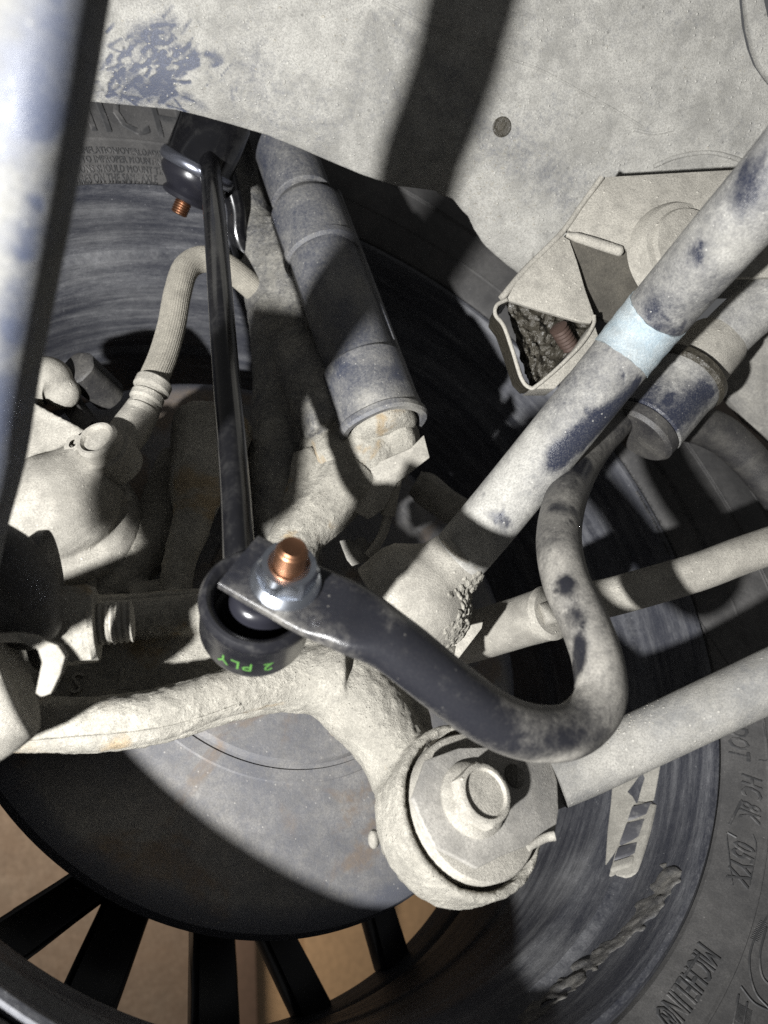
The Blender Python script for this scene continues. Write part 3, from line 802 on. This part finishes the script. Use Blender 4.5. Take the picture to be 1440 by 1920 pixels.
# paint mark on the cup
def cup_map(x, y, e):
    a = x/.0172; ax_ = cup_ax
    b0 = D(.10, -.25, -1); b0 = (b0-ax_*b0.dot(ax_)).normalized(); b1 = ax_.cross(b0)
    return JC + ax_*(.0112 - y*GY) + (b0*math.cos(a*GX+GO)+b1*math.sin(a*GX+GO))*(.0172+e)
GX, GY, GO = 1, -1, .30
flat_text('2 PLY', None, D(1, 0, 0), D(0, 0, 1), .0046, .00012, M['green'], 'paint_mark', cup, 1.15, cup_map, .0001)
# upper joint
ub = (V(334, 392, .390)-V(410, 205, .374)).normalized()
UC = V(378, 296, .384)
mb = MB().lathe(UC, ub, [(-.026, .004), (-.026, .0138), (-.0242, .0160), (-.022, .0172), (.0015, .0176), (.0030, .0185), (.0050, .0193), (.0072, .0191), (.0086, .0178), (.0088, .012)], 72)
cup2 = mb.build('joint_cup', M['black'], sl, smooth=35)
MB().lathe(UC, ub, [(.0024, .0180), (.0030, .0188), (.0048, .01965), (.0068, .0195), (.0084, .0184), (.0084, .016)], 72).build('joint_ring', M['ring'], cup2)
mb = MB().lathe(UC+ub*.0085, ub, [(0, .0168), (.003, .0170), (.006, .0152), (.0082, .0126), (.0100, .0112), (.0120, .0124), (.0138, .0118), (.0145, .0100), (.0145, .003)], 48)
mb.build('dust_boot', M['boot'], cup2)
mb = MB().lathe(UC-ub*.0265, ub, [(0, .0085), (-.0012, .0105), (.0, .012), (.0008, .012)], 48); mb.build('end_cap', M['blacksatin'], cup2)
mb = MB().lathe(UC+ub*.0135, ub, [(0, .0068), (.0078, .0068), (.0090, .0060), (.0065, .003)], 48, shape=lambda a, t, r: hexshape(.0070)(a, t, r))
mb.build('nut_hex', M['zinc'], sl, smooth=25)
threads(UC+ub*.0225, ub, .0044, .0080, .0013).build('stud', M['copper'], sl, smooth=60)

# ================================================================== shock absorber
sh = thing('shock_absorber', 'dusty dark shock absorber tube clamped beside the wheel carrier', 'shock absorber', V(690, 840, .352))
A = V(505, 200, .42); B = V(718, 800, .352); sa = (B-A).normalized(); L_ = (B-A).length
def at(u, v):                   # distance along the damper for a picture row
    best = min(range(0, 1001), key=lambda i: abs((lambda q: q)(project(A+(B-A)*(i/1000))[1])-v)); return L_*best/1000
def project(p):
    q = p-CAM; x = q.x; y = q.y*CP+q.z*SP; z = -q.y*SP+q.z*CP
    return 720+F*x/y, 960-F*z/y
t1, t2, t3, t4, t5 = at(0, 375), at(0, 400), at(0, 475), at(0, 690), at(0, 790)
sw_ = []
for (a, b, d, r, k) in (((500, 260), (560, 360), .405, .02, .15), ((520, 420), (620, 450), .385, .012, .25), ((690, 695), (740, 710), .345, .007, .7), ((640, 690), (690, 700), .345, .006, .5), ((690, 760), (780, 780), .34, .012, -.8)):
    sw_.append((V(*a, d), V(*b, d), r, k))
MB().lathe(A, sa, [(-.03, .0165)]+[(t1*i/12, .0165) for i in range(13)]+[(t1+.0006, .0155)], 56).build('upper_tube', M['shock'], sh, wear=sw_)
prof = [(t1-.004, .0145), (t1+.002, .0145), (t2-.002, .0185), (t2-.001, .0192)]+[(t2+(t3-t2)*i/8, .0194) for i in range(9)]+[(t3+.0005, .0205), (t3+.0035, .0205), (t3+.005, .0190)]
MB().lathe(A, sa, prof, 56).build('clamp_band', M['shock'], sh, wear=sw_, smooth=30)
MB().lathe(A, sa, [(t3+.002, .017)]+[(t3+.004+(t4-t3)*i/14, .0178) for i in range(15)], 56).build('lower_tube', M['shock'], sh, wear=sw_)
prof = [(t4-.001, .015), (t4, .0198), (t4+.001, .0205)]+[(t4+(t5-t4)*i/8, .0206) for i in range(1, 9)]+[(t5+.001, .0216), (t5+.0035, .0218), (t5+.005, .0208), (t5+.0048, .0182), (t5+.002, .0168), (t5-.002, .0165)]
MB().lathe(A, sa, prof, 56, shape=lambda a, t, r: r*(1+.02*math.sin(5*a)*(t > t5-.006))).build('base_collar', M['shock'], sh, wear=sw_, smooth=30)
MB().lathe(A+sa*(t5-.004), sa, [(0, .0162), (.004, .0162), (.009, .0158), (.0115, .0145), (.0130, .0110), (.0136, .006), (.0138, .001)], 40, shape=lambda a, t, r: r*(1+.05*noise.noise(Vector((math.cos(a)*2, math.sin(a)*2, t*300))))).build('end_plug', M['cast'], sh, smooth=60)
mb = MB()
ea = D(-.22, -.80, -.55).normalized()
mb.lathe(V(692, 842, .357), ea, [(-.016, .017), (-.012, .0228), (-.001, .0232), (.0015, .0222), (.0035, .0185), (.0050, .0120), (.0056, .003)], 48)
mb.sweep(VP((600, 838, .364), (640, 850, .360), (690, 850, .358)), [.010, .014, .015], 20, dome=True)
fuse(mb, 'lower_eye', M['cast'], sh, .0011, 4, .0004, .005)
MB().sweep([V(588, 300, .40), V(603, 330, .40), V(618, 362, .40)], [(.0012, .0022, 3)]*3, 12).build('pale_strap', M['castfine'], sh)
MB().sweep(VP((405, 250, .40), (425, 330, .405), (442, 390, .41), (446, 440, .415), (462, 480, .42)), [.006, .0055, .005, .0055, .007], 20).build('oily_arm', M['black'], kn)
mb = MB().slab(VP((655, 905, .347), (690, 875, .346), (770, 840, .344), (795, 815, .345), (806, 858, .346), (745, 905, .347), (720, 955, .348), (690, 974, .348), (650, 950, .348)), D(0, .003, 0))
mb.build('mounting_plate', M['castfine'], sh, smooth=30, bevel=.0006)
# side bracket strip running along the damper
mb = MB().sweep([A+sa*t+D(.018, .008, .0) for t in (t1, t2, t3, (t3+t4)*.5, t4)], [(.004, .012, 4)]*5, 16, ref=D(0, 1, 0)); mb.build('side_strip', M['shock'], sh)

# ================================================================== panel / frame rail
edge = [(-90, 168), (100, 182), (165, 190), (240, 197), (330, 206), (380, 218), (430, 232), (500, 253), (560, 277), (620, 303), (680, 328), (740, 348), (775, 352), (815, 357), (850, 376), (878, 405), (888, 430), (905, 455), (935, 485), (966, 508), (1010, 540), (1100, 560), (1250, 560), (1560, 560)]
def lerp_edge(u):
    for (a, b), (c, d) in zip(edge, edge[1:]):
        if a <= u <= c: return b+(d-b)*(u-a)/(c-a)
    return edge[-1][1]
def pdepth(u, v):
    inv = 2.85 - .00015*(u-500) - .00085*(v-270)
    d = 1/inv
    e = lerp_edge(u)-v
    if u < 1000: d += .010*max(0, 1-e/110)**2          # rolled lower edge
    # shallow pressed steps
    ln = 25 + (u-760)*.46
    d += .0012*max(-1, min(1, (v-ln)/30))
    return d
rc = [(1385, -90), (1386, 0), (1391, 50), (1400, 90), (1412, 122), (1428, 145), (1445, 166), (1600, 170)]
def right_lim(v):
    if v >= 166: return 1600
    for (a, b), (c, d) in zip(rc, rc[1:]):
        if b <= v <= d and d > b: return a+(c-a)*(v-b)/(d-b)
    return 1385
fr = thing('frame_rail', 'large pale dust coated underbody panel across the top', 'underbody panel', V(700, 0, .33))
NU, NV = 420, 150
rings = []
def prow(t, du=0, back=0):
    rg = []
    for i in range(NU+1):
        u = -80 + 1640*i/NU
        v = -90 + (lerp_edge(u)+90+(4*noise.noise(Vector((u/22, 3, 0))) if 820 < u < 980 else 0))*t
        u2 = min(u, right_lim(v))
        rg.append(V(u2, v, pdepth(u2, v)+back))
    return rg
for j in range(NV+1): rings.append(prow(j/NV))
rings.append(prow(1.0, back=.0012)); rings.append(prow(.997, back=.004)); rings.append(prow(.97, back=.012)); rings.append(prow(.9, back=.03))
mb = MB().ring_grid(rings, closed=False)
pw_ = []
def wpn(a, b, r, k): pw_.append((V(*a, pdepth(*a)), V(*b, pdepth(*b)), r, k))
for (a, b, r, k) in (((205, 120), (260, 90), .016, .22), ((190, 180), (330, 190), .010, .30), ((330, 90), (360, 110), .005, .4), ((290, 150), (370, 120), .003, .6), ((350, 180), (380, 200), .005, .4), ((260, 60), (330, 45), .008, .35),
                     ((240, 150), (300, 170), .008, .5), ((395, 105), (410, 112), .004, .6), ((310, 140), (325, 175), .003, .8), ((850, 190), (1050, 320), .03, .10), ((1000, 320), (1060, 340), .02, .12), ((480, 150), (560, 220), .03, .12), ((900, 450), (960, 480), .02, -.4)):
    wpn(a, b, r, k)
rs = random.Random(5)
for i in range(150):
    u = rs.gauss(280, 62); v = rs.gauss(135, 40); L2 = rs.uniform(6, 42); a_ = rs.gauss(-.7, .3) if rs.random() < .75 else rs.gauss(.5, .4)
    if v > 200 or v < 20: continue
    wpn((u, v), (u+L2*math.cos(a_), v+L2*math.sin(a_)), rs.uniform(.0008, .0014), rs.uniform(.2, .62))
panel = mb.build('rail_panel', M['panel'], fr, smooth=60, wear=pw_)
def bead(pts, r, name='weld_seam', mat='panel'):
    mb = MB().sweep([V(u, v, pdepth(u, v)+.00035) for (u, v) in pts], r, 8, n=len(pts)*10)
    mb.build(name, M[mat], fr)
bead([(725, 5), (800, 45), (905, 92), (1010, 130), (1090, 172), (1150, 205), (1205, 238)], .0008)
bead([(1205, 240), (1250, 215), (1330, 190), (1380, 165), (1408, 140)], .0005)
bead([(1190, 243), (1225, 250), (1262, 243)], .0009)
bead([(1060, 230), (1090, 220), (1115, 216), (1140, 220)], .0004); bead([(1010, 232), (1050, 236), (1075, 228)], .0004)
# dark plug
pn_ = (V(941, 238, pdepth(941, 238)))
ptx = (V(960, 238, pdepth(960, 238))-pn_).normalized(); pty = (V(941, 220, pdepth(941, 220))-pn_).normalized(); pnn = ptx.cross(pty).normalized()
if pnn.dot(CAM-pn_) < 0: pnn = -pnn
MB().lathe(pn_-pnn*.0006, pnn, [(0, .0045), (.0009, .0045), (.0013, .0040), (.0011, .003), (.0014, .0005)], 24).build('plug', M['oily'], fr)
# stuck pebbles and mud specks
mb = MB()
for i in range(760):
    if random.random() < .65:
        u = random.gauss(900, 60); v = random.gauss(360, 60)
    else:
        u = random.uniform(200, 1400); v = random.uniform(0, 300)
    if v > lerp_edge(u)-12 or u > right_lim(v)-5 or v < -40: continue
    s_ = random.uniform(.00012, .00045)*(1.3 if random.random() < .1 else 1)
    mb.ball(V(u, v, pdepth(u, v)), s_*random.uniform(.8, 1.9), s_*random.uniform(.6, 1.2), s_*random.uniform(.6, 1.6), None, 6)
mb.build('stuck_grit', M['castfine'], fr, kind='stuff', smooth=60)
# plate beyond the dark gap at the upper right corner
cor = [(1397, -90), (1398, 0), (1404, 50), (1413, 88), (1424, 117), (1440, 142), (1470, 172), (1900, 250), (1900, -90), (1432, -90), (1434, 0), (1440, 60), (1450, 90)]
mb = MB().slab([V(u, v, 1/(2.85-.00015*900-.00085*(v-270))-.001) for (u, v) in cor[:7]+[(1900, 250), (1900, 40), (1470, 60), (1440, 30), (1434, 0), (1432, -90)]], D(0, .004, 0))
mb.build('corner_plate', M['panel'], fr, smooth=30, bevel=.0008)

# ================================================================== bracket
bk = thing('box_bracket', 'folded steel bracket with hollow oily corner below the panel', 'bracket', V(1060, 560, .345))
mb = MB().slab(VP((1126, 332, .338), (1160, 330, .338), (1300, 322, .338), (1900, 290, .338), (1900, 520, .332), (1300, 520, .332), (1225, 488, .333), (1178, 468, .334), (1060, 430, .336)), D(0, .0035, 0))
mb.build('top_plate', M['castfine'], bk, smooth=30, bevel=.0006)
MB().sweep(VP((1128, 333, .337), (1095, 378, .337), (1052, 438, .336), (985, 505, .335), (940, 560, .333)), [.0013, .0012, .0013, .0014, .0016], 12).build('weld_seam', M['castfine'], bk)
MB().sweep(VP((1062, 440, .335), (1085, 446, .3345), (1120, 457, .334), (1160, 470, .334), (1168, 472, .334)), [.0012, .0022, .0024, .0024, .0012], 12).build('weld_seam', M['castfine'], bk)
mb = MB().slab(VP((1052, 440, .3355), (1068, 450, .336), (1082, 490, .337), (1098, 545, .338), (1114, 590, .337), (1108, 606, .336), (1088, 604, .336), (1020, 584, .335), (950, 562, .332), (978, 508, .334)), D(0, .003, 0))
mb.build('side_plate', M['castfine'], bk, smooth=30, bevel=.0005)
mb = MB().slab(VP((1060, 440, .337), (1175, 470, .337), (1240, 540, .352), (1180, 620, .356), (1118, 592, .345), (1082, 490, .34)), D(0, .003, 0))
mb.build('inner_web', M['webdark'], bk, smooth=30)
# hollow corner: rim, walls, dark back
rim = VP((950, 562, .332), (932, 572, .331), (929, 590, .331), (945, 612, .331), (962, 660, .331), (978, 710, .331), (994, 727, .331), (1008, 722, .331), (1050, 686, .333), (1090, 645, .335), (1112, 610, .336), (1114, 592, .337))
MB().sweep(rim, [.0009]*len(rim), 12).build('rim', M['castfine'], bk)
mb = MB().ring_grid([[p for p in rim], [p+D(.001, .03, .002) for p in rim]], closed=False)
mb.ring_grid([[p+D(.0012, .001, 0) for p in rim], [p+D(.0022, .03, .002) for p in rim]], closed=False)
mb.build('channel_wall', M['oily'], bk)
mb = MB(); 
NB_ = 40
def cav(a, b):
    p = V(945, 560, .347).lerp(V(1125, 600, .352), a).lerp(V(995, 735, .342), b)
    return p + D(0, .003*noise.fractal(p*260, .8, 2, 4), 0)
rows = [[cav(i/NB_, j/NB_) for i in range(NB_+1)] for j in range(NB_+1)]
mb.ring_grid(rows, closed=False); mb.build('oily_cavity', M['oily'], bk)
threads(V(1070, 652, .347), V(1038, 600, .338)-V(1070, 652, .347), .0043, .013, .0019, .0008).build('rusty_bolt', M['rust'], bk, smooth=60)
mb = MB().slab(VP((994, 729, .332), (1040, 729, .334), (1125, 640, .338), (1114, 605, .337), (1050, 690, .334), (1008, 724, .332)), D(0, .02, 0))
mb.build('lower_flange', M['castfine'], bk, smooth=30, bevel=.0005)
# big washer / bush seen at the right of the bracket
mb = MB().lathe(V(1290, 470, .334), D(.25, -.9, .1), [(-.008, .026), (-.001, .0235), (.001, .022), (.0015, .019), (.0035, .018), (.004, .015), (.004, .004)], 56)
mb.build('bush_washer', M['castfine'], bk)
MB().sweep([V(u, v, pdepth(u, v)) for (u, v) in ((1225, 312), (1270, 294), (1325, 286), (1370, 294), (1400, 306))], .0011, 10).build('pressed_lip', M['panel'], fr)

# ================================================================== upper link with rubber bush
ul = thing('upper_link', 'blue black arm with clamped rubber bush behind the taped tube', 'upper link', V(1240, 770, .36))
uw = sum([scatter(*q, i) for i, q in enumerate([(V(1340, 620, .345), V(1440, 560, .34), .009, .5), (V(1230, 800, .340), V(1310, 735, .345), .012, .9), (V(1180, 780, .34), V(1220, 740, .345), .012, .7), (V(1440, 545, .34), V(1380, 640, .345), .005, .6)])], [])
MB().sweep(VP((1335, 655, .364), (1400, 592, .360), (1480, 530, .354), (1560, 465, .35), (2050, 70, .33)), [.0125, .0125, .0128, .013, .013], 36).build('arm_tube', M['tube'], ul, wear=uw)
c0 = V(1362, 622, .366); c1 = V(1190, 826, .352); ua = (c1-c0).normalized()
def ut(u): return (c1-c0).length*(1362-u)/(1362-1190)
MB().lathe(c0, ua, [(ut(1350), .0118), (ut(1348), .0142), (ut(1345), .0148), (ut(1302), .0148), (ut(1300), .0138), (ut(1300), .01)], 48).build('clamp_collar', M['castfine'], ul, smooth=30)
MB().lathe(c0, ua, [(ut(1302), .012), (ut(1297), .0165), (ut(1294), .0190), (ut(1286), .0195), (ut(1282), .0185), (ut(1280), .016)], 48).build('rubber_ring', M['oily'], ul, smooth=30)
MB().lathe(c0, ua, [(ut(1284), .016), (ut(1282), .0180), (ut(1276), .0183)]+[(ut(1276-k*7), .0176) for k in range(1, 9)]+[(ut(1214), .0176), (ut(1212), .0165)], 56).build('metal_sleeve', M['tube'], ul, smooth=30, wear=uw)
MB().lathe(c0, ua, [(ut(1213), .0155), (ut(1210), .0172), (ut(1199), .0172), (ut(1195), .0155), (ut(1195), .004)], 48).build('rubber_end', M['shadedust'], ul, smooth=30)

# ================================================================== right side liner and dark curved pipe
mb = MB().slab(VP((1338, 716, .405), (1370, 690, .405), (1440, 600, .40), (2000, 420, .40), (2000, 1020, .43), (1460, 838, .415), (1400, 790, .41)), D(0, .006, 0))
o = single(mb, 'splash_liner', M['plastic'], 'grey dusty plastic splash liner at the right edge', 'liner', V(1440, 800, .41), smooth=30, bevel=.001)
mb = MB().sweep(VP((1215, 800, .385), (1280, 792, .392), (1340, 808, .400), (1390, 846, .405), (1440, 905, .41), (1540, 1040, .42)), [.009, .010, .0105, .010, .0095, .009], 28)
single(mb, 'curved_arm', M['shadedust'], 'dark curved arm arching over the tyre behind the rubber bush', 'arm', V(1280, 792, .392))  # its dark tone stands in for the shadow it lies in

# ================================================================== brake caliper
bc = thing('brake_caliper', 'rounded dusty brake caliper with banjo bolt at left', 'brake caliper', V(120, 960, .35))
nA = D(-.35, .80, -.40).normalized()
mb = MB()
mb.lathe(V(128, 965, .335), nA, [(-.004, .012), (-.0035, .026), (.0, .0305), (.006, .033), (.03, .034), (.05, .034)], 56)
mb.sweep(VP((20, 1000, .325), (120, 940, .33), (185, 880, .335)), [.022, .024, .017], 28)
mb.slab(VP((10, 745, .330), (60, 752, .331), (165, 808, .334), (125, 915, .330), (20, 930, .324), (-60, 930, .322), (-60, 745, .33)), D(-.004, .035, -.01))
fuse(mb, 'caliper_body', M['castfine'], bc, .0012, 6, .0003, .01)
mb = MB().lathe(V(205, 850, .325), D(-.22, -.85, .52), [(-.010, .0105), (-.001, .0108), (.0, .0112), (.004, .0112), (.0045, .0095), (.010, .0092), (.0115, .008), (.0115, .007), (.0095, .0062), (.0095, .001)], 48)
mb.build('banjo_bolt', M['castfine'], bc, smooth=35)
MB().sweep(VP((196, 868, .325), (165, 886, .322), (140, 905, .318)), [.0048, .005, .0046], 20, dome=True).build('locating_finger', M['castfine'], bc)
mb = MB().lathe(V(145, 838, .325), D(-.3, -.8, .4), [(0, .002), (0, .0045), (.003, .0045), (.003, .002)], 24, cap=False); mb.build('ear', M['castfine'], bc)
mb = MB().sweep(VP((40, 720, .345), (90, 715, .348), (118, 735, .35)), [.010, .0115, .008], 24, dome=True); mb.build('bridge', M['castfine'], bc)
mb = MB().lathe(V(158, 700, .358), D(-.2, -.7, .3), [(-.02, .0085), (0, .0088), (.005, .0088), (.0058, .0075), (.0058, .002)], 36, shape=lambda a, t, r: min(r, hexshape(.0096)(a, t, .02))); mb.build('guide_bolt', M['shadedust'], bc)
mb = MB().slab(VP((90, 700, .36), (130, 735, .36), (172, 790, .35), (160, 830, .348), (110, 760, .355)), D(0, .012, 0)); mb.build('guide_lug', M['shadedust'], bc, bevel=.001)
mb = MB().sweep(VP((60, 1095, .332), (130, 1090, .334), (185, 1085, .336)), [(.009, .006, 3)]*3, 20); mb.build('carrier_foot', M['castfine'], bc)

for (u, v, d_, r_) in ((60, 940, .318, .004), (232, 930, .336, .0035)):
    MB().ball(V(u, v, d_), r_, r_*.8, r_, None, 14).build('casting_pip', M['castfine'], bc)
# brake hose
ho = thing('brake_hose', 'ribbed grey brake hose arching up behind the black link', 'hose', V(250, 790, .345))
hp = VP((283, 722, .352), (305, 670, .36), (322, 610, .368), (333, 550, .376), (350, 502, .385), (385, 486, .392), (430, 503, .40), (480, 545, .412))
P_, Q_ = spline(hp, .0068, 160)
mb = MB(); rings = []; up = None
for i, p in enumerate(P_):
    t = (P_[min(i+1, 160)]-P_[max(i-1, 0)]).normalized()
    up = t.orthogonal().normalized() if up is None else (up-t*up.dot(t)).normalized(); sd = t.cross(up)
    rings.append([p+(sd*math.cos(2*math.pi*j/72)+up*math.sin(2*math.pi*j/72))*(.0066+(.00016 if j % 2 else -.00016)) for j in range(72)])
mb.ring_grid(rings, True, True, True).build('hose', M['hose'], ho, smooth=60)
ha = (V(250, 800, .342)-V(290, 715, .352)).normalized(); h0 = V(291, 714, .352)
MB().lathe(h0, ha, [(-.001, .006), (0, .0078), (.001, .0086), (.005, .0086), (.006, .0070), (.0075, .0068), (.0085, .0078), (.0115, .0078), (.0125, .0065), (.0150, .0064), (.016, .0074), (.019, .0074), (.02, .006), (.02, .002)], 40).build('crimp_collar', M['castfine'], ho, smooth=30)
MB().sweep(VP((268, 768, .348), (245, 805, .340), (215, 845, .330)), [.0080, .0088, .0085], 28, dome=True).build('banjo_fitting', M['castfine'], ho)

# ================================================================== left foreground arm
la = thing('trailing_arm', 'blurred pale dusty arm close to the lens at left', 'suspension arm', V(-60, 1050, .2))
lap = VP((84, -200, .118), (60, 0, .122), (17, 300, .131), (-34, 650, .148), (-64, 850, .163), (-92, 1000, .180), (-122, 1215, .190))
lw = sum([scatter(V(*a, da), V(*b, db), r, k, i) for i, (a, da, b, db, r, k) in enumerate([((58, 600), .134, (36, 740), .139, .009, .9), ((108, 370), .123, (88, 440), .126, .008, .8), ((30, 760), .143, (0, 900), .151, .009, .9), ((120, 60), .113, (112, 220), .118, .010, .6), ((68, 480), .128, (58, 550), .131, .007, .7), ((20, 120), .113, (10, 260), .117, .008, .45)])], [])
MB().sweep(lap, [(.0111, .0100, 2.7), (.0110, .0100, 2.7), (.0109, .0101, 2.7), (.0106, .0104, 2.6), (.0115, .0110, 2.4), (.0117, .0112, 2.2), (.0105, .0105, 2)], 48, n=120, ref=D(0, -1, 0)).build('arm', M['arm'], la, wear=lw, smooth=60)
mb = MB().sweep(VP((-90, 1030, .212), (-10, 1050, .214), (38, 1105, .219), (54, 1160, .222)), [.0110, .0108, .0105, .0095], 28, dome=True)
fuse(mb, 'end_housing', M['shadedust'], la, .001, 5, .0003, .006)
mb = MB().slab(VP((-430, 800, .15), (-160, 820, .15), (-165, 1000, .15), (-165, 1320, .15), (-240, 1368, .15), (-330, 1418, .15), (-420, 1462, .15), (-480, 1472, .15), (-570, 1430, .15), (-640, 1330, .15), (-640, 1200, .15), (-560, 1040, .15), (-470, 940, .15)), D(0, .006, 0))
mb.sweep(VP((-112, 1130, .187), (-190, 1150, .170), (-260, 1160, .153)), [.009, .009, .010], 20)
mb.build('shade_plate', M['shadedust'], la, smooth=30, bevel=.0015)  # added plate and neck out of view, shaped to shade column and nut
mb = MB().slab(VP((-40, 1190, .200), (30, 1188, .201), (65, 1194, .203), (108, 1210, .206), (122, 1231, .208), (113, 1264, .208), (95, 1301, .208), (76, 1307, .208), (66, 1300, .207), (78, 1242, .206), (70, 1218, .204), (40, 1205, .202), (-40, 1205, .201)), D(0, .003, 0))
mb.build('bracket_lip', M['castfine'], la, smooth=30, bevel=.0005)
bu0 = V(-270, 1405, .205); bu1 = V(36, 1282, .216); bl_ = (bu1-bu0).length
mb = MB().lathe(bu0, bu1-bu0, [(0, .012), (.001, .0195), (bl_*.6, .0195), (bl_*.85, .0175), (bl_*.97, .0158), (bl_, .0148), (bl_+.0006, .0130), (bl_+.0006, .003)], 56)
mb.build('bush_barrel', M['castfine'], la)
na = D(1, .25, .08).normalized()
MB().lathe(V(90, 1128, .243), na, [(-.006, .012), (-.004, .0215), (-.001, .0234), (.0015, .0234), (.002, .021), (.002, .006)], 48).build('flange_washer', M['shadedust'], la, smooth=30)
mb = MB().lathe(V(112, 1176, .240), na, [(0, .0135), (.001, .0138), (.0100, .0138), (.0114, .0118), (.0116, .007)], 72, ref=D(0, .7, .7), shape=lambda a, t, r: hexshape(.0138)(a, t, r)); mb.build('nut', M['cast'], la, smooth=25)
threads(V(172, 1172, .243), na, .0070, .0130, .0019, .0008).build('bolt_end', M['castfine'], la, smooth=60)

# ================================================================== sensor wire, clip, inner clip
sw3 = thing('sensor_wire', 'thin grey wheel sensor cable with clip above the socket', 'cable', V(700, 1030, .352))
MB().sweep(VP((742, 890, .352), (733, 930, .352), (727, 967, .352)), [.0036, .0036, .0035], 16).build('sleeve', M['hose'], sw3)
MB().sweep(VP((728, 962, .352), (720, 995, .352), (706, 1022, .351), (690, 1042, .35)), .0022, 14).build('cable', M['castfine'], sw3)
mb = MB().slab(VP((636, 1014, .356), (655, 1010, .356), (662, 1016, .356), (672, 1008, .356), (684, 1008, .356), (690, 1020, .356), (700, 1012, .356), (712, 1018, .356), (712, 1040, .356), (690, 1052, .356), (660, 1062, .356), (650, 1050, .356)), D(0, .004, 0))
mb.build('clip', M['plastic'], sw3, smooth=30, bevel=.0006)
mb = MB().sweep(VP((778, 905, .42), (800, 918, .42), (835, 945, .42), (900, 985, .42)), [.0075, .0095, .009, .009], 24)
single(mb, 'rubber_sleeve', M['castfine'], 'short pale sleeve sticking out of the dark beside the tube', 'sleeve', V(800, 918, .42))

if __name__ == '__main__':
    print('objects', len(bpy.data.objects), 'tris', sum(len(o.data.polygons) for o in bpy.data.objects if o.type == 'MESH'))
